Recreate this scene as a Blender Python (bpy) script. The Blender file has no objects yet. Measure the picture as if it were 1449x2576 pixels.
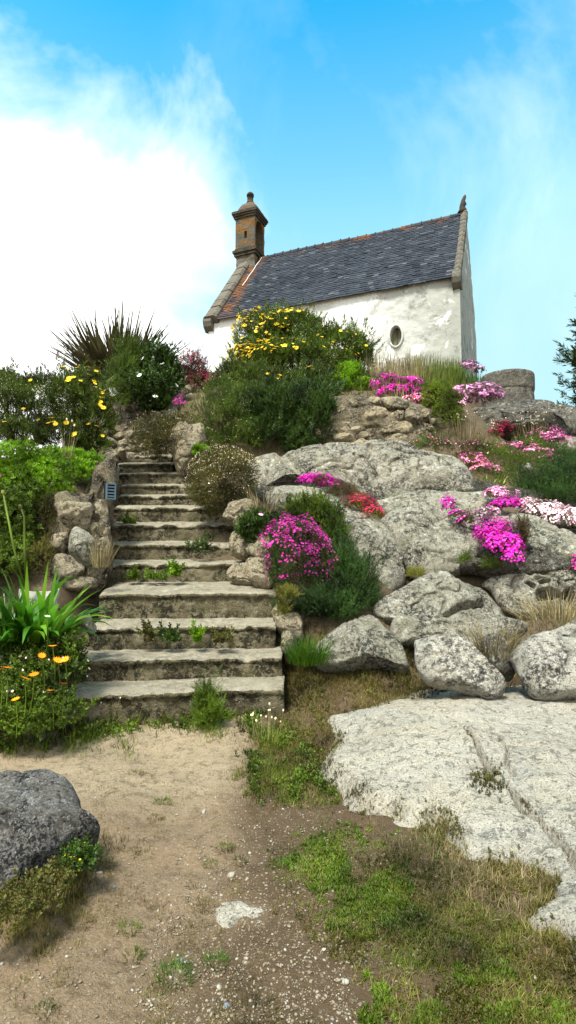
import bpy, math, random
import numpy as np
from mathutils import Vector, Matrix

scene = bpy.context.scene
COL = scene.collection
R = math.radians
random.seed(7)
rng = np.random.default_rng(7)

# ------------------------------------------------------------------ camera
F, CX, CY = 1463.0, 724.5, 1288.0          # focal length and centre, in a frame 1449 x 2576
PITCH = R(4.5)
EYE = np.array([0.0, 0.0, 1.5])
cp, sp = math.cos(PITCH), math.sin(PITCH)
HOR = CY + F * math.tan(PITCH)

def rays(px, py):
    a = (np.asarray(px, float) - CX) / F
    b = (CY - np.asarray(py, float)) / F
    y = cp - b * sp
    return np.stack([a / y, np.ones_like(y), (sp + b * cp) / y], -1)

def P(px, py, Y):
    return EYE + rays(px, py) * np.asarray(Y, float)[..., None]

def proj(p):
    p = np.asarray(p, float) - EYE
    d = p[..., 1] * cp + p[..., 2] * sp
    u = -p[..., 1] * sp + p[..., 2] * cp
    return CX + F * p[..., 0] / d, CY - F * u / d

cam = bpy.data.cameras.new('camera')
cam.sensor_fit = 'VERTICAL'; cam.sensor_height = 24.0; cam.lens = 24.0 * F / 2576.0
cam.clip_start = 0.05; cam.clip_end = 8000
camo = bpy.data.objects.new('camera', cam); COL.objects.link(camo)
camo.location = EYE; camo.rotation_euler = (R(90) + PITCH, 0, 0)
scene.camera = camo

# ------------------------------------------------------------------ noise
def _h(ix, iy, iz, s):
    v = np.sin(ix * 127.1 + iy * 311.7 + iz * 74.7 + s * 17.31) * 43758.5453
    return v - np.floor(v)

def vnoise(p, s=0):
    p = np.asarray(p, float); i = np.floor(p); f = p - i; f = f * f * (3 - 2 * f)
    x, y, z = i[..., 0], i[..., 1], i[..., 2]; fx, fy, fz = f[..., 0], f[..., 1], f[..., 2]
    def L(a, b, t): return a + (b - a) * t
    return L(L(L(_h(x, y, z, s), _h(x+1, y, z, s), fx), L(_h(x, y+1, z, s), _h(x+1, y+1, z, s), fx), fy),
             L(L(_h(x, y, z+1, s), _h(x+1, y, z+1, s), fx), L(_h(x, y+1, z+1, s), _h(x+1, y+1, z+1, s), fx), fy), fz)

def fbm(p, o=4, s=0, g=.5):
    t = 0; a = 1.0; p = np.asarray(p, float)
    for k in range(o):
        t = t + a * (vnoise(p * 2 ** k, s + k) * 2 - 1); a *= g
    return t

def sstep(t):
    t = np.clip(t, 0, 1); return t * t * (3 - 2 * t)

# ------------------------------------------------------------------ terrain
TR = ([0, 4.5, 5.2, 6.0, 6.6, 7.4, 8.0, 8.5, 9.6, 10.05, 10.6, 12, 14, 16, 17.3, 20, 26, 34, 60],
      [0, 0, .10, .42, 1.0, 1.5, 1.98, 2.3, 3.0, 3.9, 4.4, 5.2, 5.9, 6.75, 7.05, 7.2, 7.0, 5, 0])
TFR = ([0, 4, 5.2, 6.5, 8, 9.6, 11, 12.5, 13.5, 15, 18, 26, 40, 60], [.0, .1, .3, .75, 1.75, 2.9, 3.5, 3.9, 4.5, 5.15, 5.6, 5.2, 2, 0])
TL = ([0, 4.2, 5.0, 5.6, 6.1, 6.6, 7.0, 8, 9.5, 10.5, 11.2, 12, 14, 17, 20, 26, 40, 60],
      [0, 0, .25, .6, .9, 1.4, 2.2, 2.6, 3.1, 3.4, 4.4, 4.9, 5.6, 6.7, 7.0, 6.8, 3, 0])
TFL = ([0, 4.2, 5.0, 5.6, 6.1, 6.6, 7.0, 8, 9.5, 12, 16, 22, 40, 60], [0, 0, .25, .6, .9, 1.4, 2.2, 2.6, 3.1, 3.4, 3.5, 3.3, 1, 0])
TS = ([0, 5.1, 5.5, 6.0, 6.6, 7.5, 8.5, 9.8, 10.6, 11.3, 12, 14, 17, 20, 26, 40, 60],
      [0, 0, 0.05, .2, .6, 1.3, 2.0, 2.9, 3.3, 4.4, 4.9, 5.6, 6.7, 7.0, 6.8, 3, 0])

def stair_c(y): return np.interp(y, [5.2, 7.2, 8.0, 8.7, 9.85, 10.5], [-1.0, -1.42, -1.55, -1.85, -2.5, -2.8])
def stair_w(y): return np.interp(y, [5, 6.4, 7, 8, 8.7, 9.85, 11.5, 13], [1.08, 1.02, .88, .86, .74, .62, .5, .0])

def height(x, y):
    x = np.asarray(x, float); y = np.asarray(y, float)
    r = np.interp(y, *TR); fr = np.interp(y, *TFR); l = np.interp(y, *TL); fl = np.interp(y, *TFL); s = np.interp(y, *TS)
    r = r - .32 * sstep((x - .9) / .6) * np.exp(-((y - 6.8) / .8) ** 2)
    x0 = 3.0 + np.maximum(0, y - 14) * .7
    r = r + (fr - r) * sstep((x - x0) / 1.5)
    l = l + (fl - l) * sstep((-3.5 - x) / 1.4)
    c = stair_c(y); w = stair_w(y)
    wr = sstep((x - (c + w - .05)) / .35); wl = sstep(((c - w + .05) - x) / .35)
    z = s * (1 - wr) * (1 - wl) + r * wr + l * wl
    p = np.stack([x, y, np.zeros_like(x)], -1)
    near = sstep((y - 4.5) / 2.5)
    z = z + fbm(p * 1.3, 3, 3) * (.02 + .06 * near) + fbm(p * 6, 3, 9) * (.011 + .009 * near) + fbm(p * 15, 2, 5) * .005
    rut = np.exp(-((x + .55 + .25 * (y - 3)) / .28) ** 2) * .03
    foot = .075 * np.exp(-((y - 5.15) / .42) ** 2) * sstep((x + 2.5) / .5) * sstep((.5 - x) / .5)
    return z - rut * (1 - near) + foot

def G(px, py, y0=.9, y1=24, dy=.05):
    """ground points under pixels"""
    px = np.atleast_1d(np.asarray(px, float)); py = np.atleast_1d(np.asarray(py, float))
    d = rays(px, py); out = np.full((len(px), 3), np.nan); todo = np.ones(len(px), bool)
    y = y0; prev = np.full(len(px), np.nan); st = dy
    while y < y1 and todo.any():
        q = EYE + d[todo] * y
        gap = q[:, 2] - height(q[:, 0], q[:, 1])
        hit = gap <= 0
        idx = np.where(todo)[0]; pv = prev[idx]
        fr = np.where(np.isnan(pv), 0, np.clip(-gap / (pv - gap + 1e-9), 0, 1))
        out[idx[hit]] = EYE + d[idx[hit]] * (y - st * fr[hit])[:, None]
        prev[idx] = gap; todo[idx[hit]] = False
        st = dy if y < 8 else dy * 2; y += st
    out[~np.isnan(out[:, 0]), 2] = height(out[~np.isnan(out[:, 0]), 0], out[~np.isnan(out[:, 0]), 1])
    return out

# ------------------------------------------------------------------ mesh and object helpers
def mesh_np(name, v, f, mats=(), midx=None, smooth=False):
    """v (N,3), f: (M,k) array, or a list of such arrays of differing k"""
    me = bpy.data.meshes.new(name)
    fs = [np.asarray(a, np.int64) for a in (f if isinstance(f, list) else [f]) if len(a)]
    v = np.asarray(v, np.float32)
    me.vertices.add(len(v)); me.vertices.foreach_set('co', v.ravel())
    loops = np.concatenate([a.ravel() for a in fs]).astype(np.int32)
    tot = np.concatenate([np.full(len(a), a.shape[1]) for a in fs]).astype(np.int32)
    me.loops.add(len(loops)); me.loops.foreach_set('vertex_index', loops)
    me.polygons.add(len(tot)); me.polygons.foreach_set('loop_start', np.concatenate([[0], np.cumsum(tot)[:-1]]).astype(np.int32))
    me.polygons.foreach_set('loop_total', tot)
    if midx is not None: me.polygons.foreach_set('material_index', np.asarray(midx, np.int32))
    if smooth: me.polygons.foreach_set('use_smooth', np.ones(len(tot), bool))
    for m in (mats if isinstance(mats, (list, tuple)) else [mats]): me.materials.append(m)
    me.update(calc_edges=True); me.validate()
    return me

def tag(o, label=None, cat=None, group=None, kind=None):
    if label: o['label'] = label
    if cat: o['category'] = cat; o['kind'] = 'thing'
    if group: o['group'] = group
    if kind: o['kind'] = kind
    return o

def obj(name, me, parent=None, loc=None):
    o = bpy.data.objects.new(name, me); COL.objects.link(o)
    if parent is not None: o.parent = parent
    if loc is not None: o.location = loc
    return o

def empty(name, loc, label, cat, group=None, rz=0):
    o = bpy.data.objects.new(name, None); COL.objects.link(o)
    o.empty_display_size = .2
    o.location = loc; o.rotation_euler = (0, 0, rz)
    return tag(o, label, cat, group)

class MB:
    """collects pieces into ONE mesh"""
    def __init__(s): s.v = []; s.f = []; s.m = []; s.n = 0
    def add(s, v, f, m=0):
        v = np.asarray(v, float).reshape(-1, 3); s.v.append(v)
        for a in f: s.f.append([i + s.n for i in a]); s.m.append(m)
        s.n += len(v); return s
    def box(s, lo, hi, m=0, jit=0):
        x0, y0, z0 = lo; x1, y1, z1 = hi
        v = np.array([[x0,y0,z0],[x1,y0,z0],[x1,y1,z0],[x0,y1,z0],[x0,y0,z1],[x1,y0,z1],[x1,y1,z1],[x0,y1,z1]], float)
        if jit: v += rng.uniform(-jit, jit, v.shape)
        return s.add(v, [(0,3,2,1),(4,5,6,7),(0,1,5,4),(1,2,6,5),(2,3,7,6),(3,0,4,7)], m)
    def build(s, name, mats, parent=None, smooth=False, loc=None, bevel=0, off=None):
        me = bpy.data.meshes.new(name)
        v = np.concatenate(s.v)
        if off is not None: v = v - np.asarray(off)
        me.from_pydata(v.tolist(), [], s.f)
        me.polygons.foreach_set('material_index', np.asarray(s.m, np.int32))
        if smooth: me.polygons.foreach_set('use_smooth', np.ones(len(s.f), bool))
        for m in (mats if isinstance(mats, (list, tuple)) else [mats]): me.materials.append(m)
        me.update()
        o = obj(name, me, parent, loc)
        if bevel:
            b = o.modifiers.new('bevel', 'BEVEL'); b.width = bevel; b.segments = 2; b.limit_method = 'ANGLE'
        return o

def tube(pts, rad, n=6, cap=True):
    pts = np.asarray(pts, float); rad = np.broadcast_to(np.asarray(rad, float), (len(pts),))
    t = np.gradient(pts, axis=0); t /= np.linalg.norm(t, axis=1)[:, None] + 1e-9
    ref = np.array([.3, .9, .2]); a = np.cross(t, ref); a /= np.linalg.norm(a, axis=1)[:, None] + 1e-9
    b = np.cross(t, a); th = np.linspace(0, 2 * np.pi, n, endpoint=False)
    v = pts[:, None] + rad[:, None, None] * (a[:, None] * np.cos(th)[None, :, None] + b[:, None] * np.sin(th)[None, :, None])
    f = []
    for i in range(len(pts) - 1):
        for j in range(n):
            f.append((i*n+j, i*n+(j+1) % n, (i+1)*n+(j+1) % n, (i+1)*n+j))
    if cap: f.append(tuple(range((len(pts)-1)*n, len(pts)*n))); f.append(tuple(range(n))[::-1])
    return v.reshape(-1, 3), f

# ------------------------------------------------------------------ materials
class NT:
    def __init__(s, name):
        s.mat = bpy.data.materials.new(name); s.mat.use_nodes = True
        s.t = s.mat.node_tree; s.t.nodes.clear()
        s.out = s.t.nodes.new('ShaderNodeOutputMaterial')
    def n(s, typ, **kw):
        nd = s.t.nodes.new(typ)
        for k, v in kw.items(): setattr(nd, k, v)
        return nd
    def l(s, a, b): s.t.links.new(a, b); return b
    def setin(s, sock, v):
        if hasattr(v, 'is_output') or hasattr(v, 'links'): s.t.links.new(v, sock)
        elif v is not None:
            sock.default_value = (tuple(v) + (1,) if (isinstance(v, (tuple, list)) and len(v) == 3 and sock.type == 'RGBA') else v)
    def pos(s):
        return s.n('ShaderNodeNewGeometry').outputs['Position']
    def objc(s):
        return s.n('ShaderNodeTexCoord').outputs['Object']
    def noise(s, vec, scale, detail=4, rough=.55, dist=0):
        nd = s.n('ShaderNodeTexNoise'); s.l(vec, nd.inputs['Vector'])
        nd.inputs['Scale'].default_value = scale; nd.inputs['Detail'].default_value = detail
        nd.inputs['Roughness'].default_value = rough; nd.inputs['Distortion'].default_value = dist
        return nd.outputs['Fac']
    def vor(s, vec, scale, feat='F1', out='Distance', rnd=1):
        nd = s.n('ShaderNodeTexVoronoi', feature=feat); s.l(vec, nd.inputs['Vector']); nd.inputs['Scale'].default_value = scale
        nd.inputs['Randomness'].default_value = rnd
        return nd.outputs[out]
    def ramp(s, fac, stops, interp='LINEAR'):
        nd = s.n('ShaderNodeValToRGB'); s.l(fac, nd.inputs['Fac']); e = nd.color_ramp.elements
        nd.color_ramp.interpolation = interp
        while len(e) < len(stops): e.new(.5)
        for i, (p, c) in enumerate(stops):
            e[i].position = p
            e[i].color = (c, c, c, 1) if isinstance(c, (int, float)) else (tuple(c) + (1,))
        return nd.outputs['Color']
    def mix(s, fac, a, b, mode='MIX'):
        nd = s.n('ShaderNodeMix', data_type='RGBA', blend_type=mode); nd.clamp_factor = True
        s.setin(nd.inputs[0], fac); s.setin(nd.inputs[6], a); s.setin(nd.inputs[7], b)
        return nd.outputs[2]
    def math(s, op, a, b=None, c=None, clamp=False):
        nd = s.n('ShaderNodeMath', operation=op); nd.use_clamp = clamp
        for i, v in enumerate((a, b, c)):
            if v is not None: s.setin(nd.inputs[i], v)
        return nd.outputs[0]
    def mrange(s, v, a, b, c=0, d=1):
        nd = s.n('ShaderNodeMapRange'); s.setin(nd.inputs[0], v)
        for i, q in enumerate((a, b, c, d)): nd.inputs[i + 1].default_value = q
        return nd.outputs[0]
    def bump(s, h, strength=.5, dist=.02, nrm=None):
        nd = s.n('ShaderNodeBump'); s.l(h, nd.inputs['Height']); nd.inputs['Strength'].default_value = strength
        nd.inputs['Distance'].default_value = dist
        if nrm is not None: s.l(nrm, nd.inputs['Normal'])
        return nd.outputs[0]
    def bsdf(s, col, rough=.8, spec=.3, nrm=None, metal=0):
        nd = s.n('ShaderNodeBsdfPrincipled'); s.setin(nd.inputs['Base Color'], col); s.setin(nd.inputs['Roughness'], rough)
        nd.inputs['Specular IOR Level'].default_value = spec; nd.inputs['Metallic'].default_value = metal
        if nrm is not None: s.l(nrm, nd.inputs['Normal'])
        return nd.outputs[0]
    def done(s, sh): s.l(sh, s.out.inputs['Surface']); return s.mat

def plain(name, col, rough=.7, spec=.3, var=.15, scale=12, metal=0):
    n = NT(name); p = n.objc(); f = n.noise(p, scale, 5)
    c = n.mix(f, tuple(x * (1 - var) for x in col), tuple(min(1, x * (1 + var)) for x in col))
    return n.done(n.bsdf(c, rough, spec, n.bump(f, .3, .01), metal))

def granite(name, base, base2, dark=(.05, .05, .045), lich=(.52, .52, .44), dark_amt=.45, lich_amt=.4, grain=1.0, ochre=.0, green=(.2, .22, .14), island=0, sc=1.0, streak=0, pits=.75, bd=.085, medamt=.45):
    n = NT(name); p = n.pos()
    big = n.noise(p, 1.1 * sc, 4, .6, .4)
    c = n.mix(n.ramp(big, [(.3, 0), (.7, 1)]), base, base2)
    if island:
        ri = n.n('ShaderNodeNewGeometry').outputs['Random Per Island']
        c = n.mix(n.math('MULTIPLY', ri, island), c, (base[0] * .55, base[1] * .5, base[2] * .42))
        hs = n.n('ShaderNodeHueSaturation'); n.l(c, hs.inputs['Color']); n.l(n.mrange(ri, 0, 1, .8, 1.2), hs.inputs['Value']); c = hs.outputs['Color']
    med = n.noise(p, 5.5 * sc, 6, .7, .3)
    c = n.mix(n.math('MULTIPLY', n.ramp(med, [(.5, 0), (.66, 1)]), medamt), c, tuple(x * .5 for x in base))
    gr = n.noise(p, 2.3 * sc, 5, .6, .6)
    c = n.mix(n.math('MULTIPLY', n.ramp(gr, [(.52, 0), (.68, 1)]), .5), c, green)
    # crusty lichen rosettes
    wob = n.n('ShaderNodeVectorMath', operation='ADD'); n.l(p, wob.inputs[0])
    nz = n.n('ShaderNodeTexNoise'); n.l(p, nz.inputs['Vector']); nz.inputs['Scale'].default_value = 14 * sc; nz.inputs['Detail'].default_value = 4
    sc2 = n.n('ShaderNodeVectorMath', operation='SCALE'); n.l(nz.outputs['Color'], sc2.inputs[0]); sc2.inputs['Scale'].default_value = .12
    n.l(sc2.outputs[0], wob.inputs[1])
    v1 = n.vor(wob.outputs[0], 9 * sc); reg = n.noise(p, 1.7 * sc, 3, .5, .2)
    lm = n.math('MULTIPLY', n.ramp(v1, [(.16, 1), (.30, 0)]), n.ramp(reg, [(.42, 0), (.56, 1)]))
    c = n.mix(n.math('MULTIPLY', lm, lich_amt * 1.6, clamp=True), c, lich)
    pl = n.math('MULTIPLY', n.ramp(n.noise(p, 7.5 * sc, 7, .72, .8), [(.53, 0), (.60, 1)]), n.ramp(n.noise(p, 2.4 * sc, 4, .6, .4), [(.40, 0), (.60, 1)]))
    c = n.mix(n.math('MULTIPLY', pl, lich_amt * 1.1, clamp=True), c, lich)
    # dark lichen: large areas broken up by small speckle
    dn = n.noise(p, 26 * sc, 6, .75, .2); dr = n.noise(p, 1.9 * sc, 5, .65, .5)
    dm = n.math('MULTIPLY', n.ramp(dn, [(.46, 0), (.53, 1)]), n.ramp(dr, [(.45, 0), (.58, 1)]))
    c = n.mix(n.math('MULTIPLY', dm, dark_amt * 1.6, clamp=True), c, dark)
    if ochre:
        on = n.math('MULTIPLY', n.ramp(n.noise(p, 9, 5, .7, .5), [(.6, 0), (.7, 1)]), ochre)
        c = n.mix(on, c, (.42, .16, .03))
    if streak:
        mp = n.n('ShaderNodeMapping'); n.l(p, mp.inputs['Vector']); mp.inputs['Rotation'].default_value = (0, 0, R(-38)); mp.inputs['Scale'].default_value = (.7, 3.2, 1)
        stn = n.noise(mp.outputs[0], 1.6, 7, .68, .5)
        c = n.mix(n.math('MULTIPLY', n.ramp(stn, [(.54, 0), (.66, 1)]), streak), c, tuple(x * .42 for x in base))
        spt = n.math('MULTIPLY', n.ramp(n.noise(p, 30, 6, .8), [(.55, 0), (.60, 1)]), n.ramp(n.noise(p, 1.3, 4, .6, .4), [(.56, 0), (.66, 1)]))
        c = n.mix(spt, c, (.03, .03, .028))
    # mineral grain
    g1 = n.noise(p, 95 * grain, 3, .7)
    c = n.mix(n.math('MULTIPLY', n.ramp(g1, [(.52, 0), (.64, 1)]), .8), c, (.035, .033, .027))
    g2 = n.noise(p, 60 * grain, 2, .6)
    c = n.mix(n.math('MULTIPLY', n.ramp(g2, [(.58, 0), (.7, 1)]), .35), c, (.62, .6, .54))
    hgt = n.math('ADD', n.math('MULTIPLY', n.noise(p, 7 * sc, 9, .74), 1.0), n.math('MULTIPLY', n.noise(p, 45, 4, .75), .3))
    pit = n.ramp(n.noise(p, 16 * sc, 6, .75, .4), [(.34, 0), (.44, 1)]); c = n.mix(n.math('MULTIPLY', n.math('SUBTRACT', 1.0, pit), pits), c, dark); hgt = n.math('ADD', hgt, n.math('MULTIPLY', pit, .35))
    return n.done(n.bsdf(c, .9, .2, n.bump(hgt, 1.0, bd)))

def leafmat(name, cols, trans=.15, rough=.55, spec=.25):
    n = NT(name); ri = n.n('ShaderNodeNewGeometry').outputs['Random Per Island']
    cols = [(r_*1.05, g_*.92, b_*.4) if g_ > r_ * 1.1 and g_ > b_ else (r_, g_, b_) for r_, g_, b_ in cols]
    if name.endswith(('petals', 'heads', 'buds')) is False: cols = [tuple(x * .82 for x in q) for q in cols]
    k = len(cols); c = n.ramp(ri, [(i / max(1, k - 1), q) for i, q in enumerate(cols)])
    pn = n.noise(n.pos(), 2.6, 3)
    hs = n.n('ShaderNodeHueSaturation'); n.l(c, hs.inputs['Color']); n.l(n.mrange(pn, .34, .66, .5, 2.15), hs.inputs['Value']); c = hs.outputs['Color']
    b = n.bsdf(c, rough, spec); tr = n.n('ShaderNodeBsdfTranslucent'); n.l(c, tr.inputs['Color'])
    m = n.n('ShaderNodeMixShader'); m.inputs[0].default_value = trans; n.l(b, m.inputs[1]); n.l(tr.outputs[0], m.inputs[2])
    return n.done(m.outputs[0])

M = {}
M['slab'] = granite('pale_granite', (.36, .32, .232), (.32, .302, .245), lich_amt=.15, dark_amt=.12, medamt=.18, green=(.30, .26, .17), lich=(.46, .43, .36), streak=.38, pits=.0, bd=.035)
M['grey'] = granite('grey_granite', (.27, .255, .18), (.40, .375, .285), dark=(.025, .025, .02), lich_amt=.6, dark_amt=.58, lich=(.56, .55, .45), green=(.20, .215, .115), pits=.6)
M['greyo'] = granite('lichened_granite', (.30, .28, .20), (.42, .39, .30), dark=(.025, .025, .02), lich_amt=.6, dark_amt=.55, ochre=.2, lich=(.58, .56, .46), green=(.22, .23, .13), pits=.6)
M['white'] = granite('white_lichen_granite', (.54, .50, .40), (.48, .455, .38), lich_amt=.4, dark_amt=.58, dark=(.03, .03, .028), green=(.30, .29, .19))
M['darkg'] = granite('dark_granite', (.165, .15, .125), (.225, .21, .18), dark=(.02, .02, .02), lich=(.40, .40, .37), lich_amt=.75, dark_amt=.8, green=(.075, .075, .065), sc=2.3)
M['tan'] = granite('tan_fieldstone', (.48, .405, .26), (.40, .345, .23), dark=(.03, .026, .018), lich=(.38, .36, .27), lich_amt=.4, dark_amt=.55, ochre=.12, green=(.14, .135, .075), island=.7)
M['mortar'] = granite('earth_mortar', (.25, .20, .115), (.18, .14, .08), dark=(.02, .017, .012), lich_amt=.15, dark_amt=.6, green=(.085, .085, .045), sc=1.6)
M['joint'] = granite('crack_shade_rock', (.05, .045, .03), (.075, .068, .045), dark=(.015, .014, .01), lich=(.3, .3, .24), lich_amt=.2, dark_amt=.6, green=(.05, .06, .025))  # dark base colour stands in for shade in the cracks between slabs
M['brownrock'] = granite('brown_granite', (.10, .088, .062), (.135, .12, .09), dark=(.022, .02, .016), lich_amt=.5, dark_amt=.6, green=(.085, .085, .055))

def mat_concrete(name, c1, c2, worn, algae, wamt):
    n = NT(name); p = n.pos()
    c = n.mix(n.ramp(n.noise(p, 2.2, 5, .6, .4), [(.35, 0), (.65, 1)]), c1, c2)
    c = n.mix(n.math('MULTIPLY', n.ramp(n.noise(p, 4.5, 5, .65, .6), [(.52, 0), (.68, 1)]), wamt), c, worn)
    d = n.math('MULTIPLY', n.ramp(n.noise(p, 13, 8, .75, .5), [(.46, 0), (.53, 1)]), n.ramp(n.noise(p, 2.6, 4, .6, .3), [(.36, 0), (.52, 1)]))
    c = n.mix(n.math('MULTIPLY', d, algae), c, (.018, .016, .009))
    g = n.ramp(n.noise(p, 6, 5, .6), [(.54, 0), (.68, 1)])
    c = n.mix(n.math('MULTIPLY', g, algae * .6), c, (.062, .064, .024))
    s_ = n.ramp(n.noise(p, 45, 4, .75), [(.60, 0), (.68, 1)])
    c = n.mix(n.math('MULTIPLY', s_, .6), c, (.42, .40, .32))
    s2 = n.ramp(n.noise(p, 60, 3, .7), [(.54, 0), (.66, 1)])
    c = n.mix(n.math('MULTIPLY', s2, .7), c, tuple(x * .3 for x in c1))
    h = n.math('ADD', n.noise(p, 12, 7, .7), n.math('MULTIPLY', n.noise(p, 60, 4, .7), .6))
    return n.done(n.bsdf(c, .92, .12, n.bump(h, 1.0, .035)))
M['tread'] = mat_concrete('pale_tread_concrete', (.34, .30, .215), (.27, .24, .165), (.42, .385, .29), .35, .6)  # tread tops and nosings, paler than the risers
M['concrete'] = mat_concrete('dark_riser_concrete', (.10, .084, .046), (.175, .15, .09), (.27, .24, .165), .96, .55)  # risers darker than the treads, blotched with algae


def mat_whitewash():
    n = NT('whitewashed_render'); p = n.objc()
    c = n.mix(n.noise(p, 1.5, 5, .6), (.82, .82, .78), (.74, .745, .70))
    sx = n.n('ShaderNodeSeparateXYZ'); n.l(p, sx.inputs[0])
    side = n.mrange(sx.outputs['X'], -1.0, 4.4)                      # older, greyer coat towards the right-hand corner
    st = n.noise(p, 1.15, 7, .66, .7)
    m = n.math('MULTIPLY', n.ramp(n.math('ADD', st, n.math('MULTIPLY', side, .20)), [(.54, 0), (.61, 1)]), n.math('ADD', .10, n.math('MULTIPLY', side, .88)))
    c = n.mix(m, c, (.31, .315, .27))
    m2 = n.math('MULTIPLY', n.ramp(n.noise(p, 2.1, 8, .75, .4), [(.53, 0), (.60, 1)]), n.math('ADD', .10, n.math('MULTIPLY', side, .8)))
    c = n.mix(m2, c, (.19, .195, .165))
    sp = n.ramp(n.noise(p, 9, 8, .8), [(.62, 0), (.72, 1)])
    c = n.mix(n.math('MULTIPLY', sp, .35), c, (.3, .3, .25))
    mp = n.n('ShaderNodeMapping'); n.l(p, mp.inputs['Vector']); mp.inputs['Scale'].default_value = (7, 7, .7)
    vs = n.ramp(n.noise(mp.outputs[0], 1.6, 6, .7), [(.57, 0), (.68, 1)])
    c = n.mix(n.math('MULTIPLY', vs, .28), c, (.3, .3, .25))
    h = n.math('ADD', n.noise(p, 5, 8, .7), n.math('MULTIPLY', n.noise(p, 28, 4, .7), .4))
    return n.done(n.bsdf(c, .9, .15, n.bump(h, .7, .04)))
M['wash'] = mat_whitewash()

def mat_slate():
    n = NT('roof_slate'); p = n.objc(); ri = n.n('ShaderNodeNewGeometry').outputs['Random Per Island']
    c = n.ramp(ri, [(0, (.007, .009, .013)), (.35, (.012, .015, .021)), (.7, (.018, .023, .031)), (.9, (.034, .040, .048)), (.97, (.065, .07, .075)), (1, (.10, .105, .105))])
    big = n.noise(p, .9, 4, .6)
    c = n.mix(n.ramp(big, [(.35, 0), (.7, .6)]), c, (.038, .045, .056))
    sx = n.n('ShaderNodeSeparateXYZ'); n.l(p, sx.inputs[0])
    sp = n.ramp(n.noise(p, 14, 5, .7), [(.60, 0), (.70, 1)])
    c = n.mix(n.math('MULTIPLY', sp, .5), c, (.14, .14, .12))
    on = n.noise(p, 2.4, 6, .7, .5)
    left = n.math('MULTIPLY', n.mrange(sx.outputs['X'], -3.5, -3.85), n.ramp(on, [(.43, 0), (.55, 1)]))
    top = n.math('MULTIPLY', n.mrange(sx.outputs['Z'], 7.3, 7.7), n.ramp(on, [(.52, 0), (.64, 1)]))
    spot = n.math('MULTIPLY', n.ramp(n.noise(p, 3.2, 5, .75, .3), [(.66, 0), (.72, 1)]), .5)
    o = n.math('MAXIMUM', n.math('MAXIMUM', left, top), spot, clamp=True)
    oc = n.mix(n.noise(p, 22, 4, .7), (.24, .075, .008), (.075, .042, .014))
    c = n.mix(n.math('MULTIPLY', o, .85), c, oc)
    return n.done(n.bsdf(c, .75, .2, n.bump(n.noise(p, 40, 5, .7), .4, .01)))
M['slate'] = mat_slate()

def mat_tower(name, base, och=.6):
    n = NT(name); p = n.objc()
    br = n.n('ShaderNodeTexBrick'); 
    c = n.mix(n.noise(p, 3, 5, .65, .4), base, tuple(x * .55 for x in base))
    o = n.ramp(n.noise(p, 3.4, 7, .72, .4), [(.47, 0), (.55, 1)])
    oc = n.mix(n.noise(p, 13, 4, .7), (.25, .10, .012), (.085, .06, .016))
    c = n.mix(n.math('MULTIPLY', o, och), c, oc)
    w = n.ramp(n.noise(p, 8, 5, .7, .3), [(.64, 0), (.70, 1)])
    c = n.mix(n.math('MULTIPLY', w, .55), c, (.42, .43, .38))
    d = n.ramp(n.noise(p, 6.5, 7, .75), [(.55, 0), (.66, 1)])
    c = n.mix(n.math('MULTIPLY', d, .75), c, (.03, .03, .022))
    sz = n.n('ShaderNodeSeparateXYZ'); n.l(p, sz.inputs[0])
    jz = n.math('ABSOLUTE', n.math('SUBTRACT', n.math('FRACT', n.math('DIVIDE', n.math('ADD', sz.outputs['Z'], n.math('MULTIPLY', n.noise(p, 2.5, 3), .09)), .34)), .5))
    j = n.ramp(jz, [(.0, 1), (.03, 1), (.06, 0)])
    c = n.mix(n.math('MULTIPLY', j, .6), c, (.05, .045, .03))
    n.t.nodes.remove(br)
    return n.done(n.bsdf(c, .9, .15, n.bump(n.noise(p, 14, 7, .72), .9, .03)))
M['tower'] = mat_tower('lichened_tower_stone', (.10, .098, .08), .9)
M['cap'] = mat_tower('dark_cornice_stone', (.045, .044, .036), .25)
M['coping'] = mat_tower('coping_stone', (.155, .148, .12), .22)
M['tank'] = granite('tank_concrete', (.12, .11, .085), (.17, .155, .12), lich_amt=.35, dark_amt=.5, ochre=.5, green=(.1, .095, .06))
M['shutter'] = plain('olive_shutter', (.16, .155, .085), .6, .3, .25, 6)
M['cable'] = plain('pale_cable', (.62, .6, .54), .6, .3, .1)
M['vent'] = plain('slate_blue_metal', (.07, .12, .145), .5, .4, .2)
M['black'] = plain('black_gap', (.012, .012, .012), .9, .1)
M['plaque'] = plain('white_stone', (.33, .32, .28), .8, .2, .06, 5)
M['bark'] = plain('brown_twig', (.10, .07, .045), .9, .1, .35, 30)
M['twig'] = plain('dark_twig', (.055, .042, .028), .9, .1, .35, 30)

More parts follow.
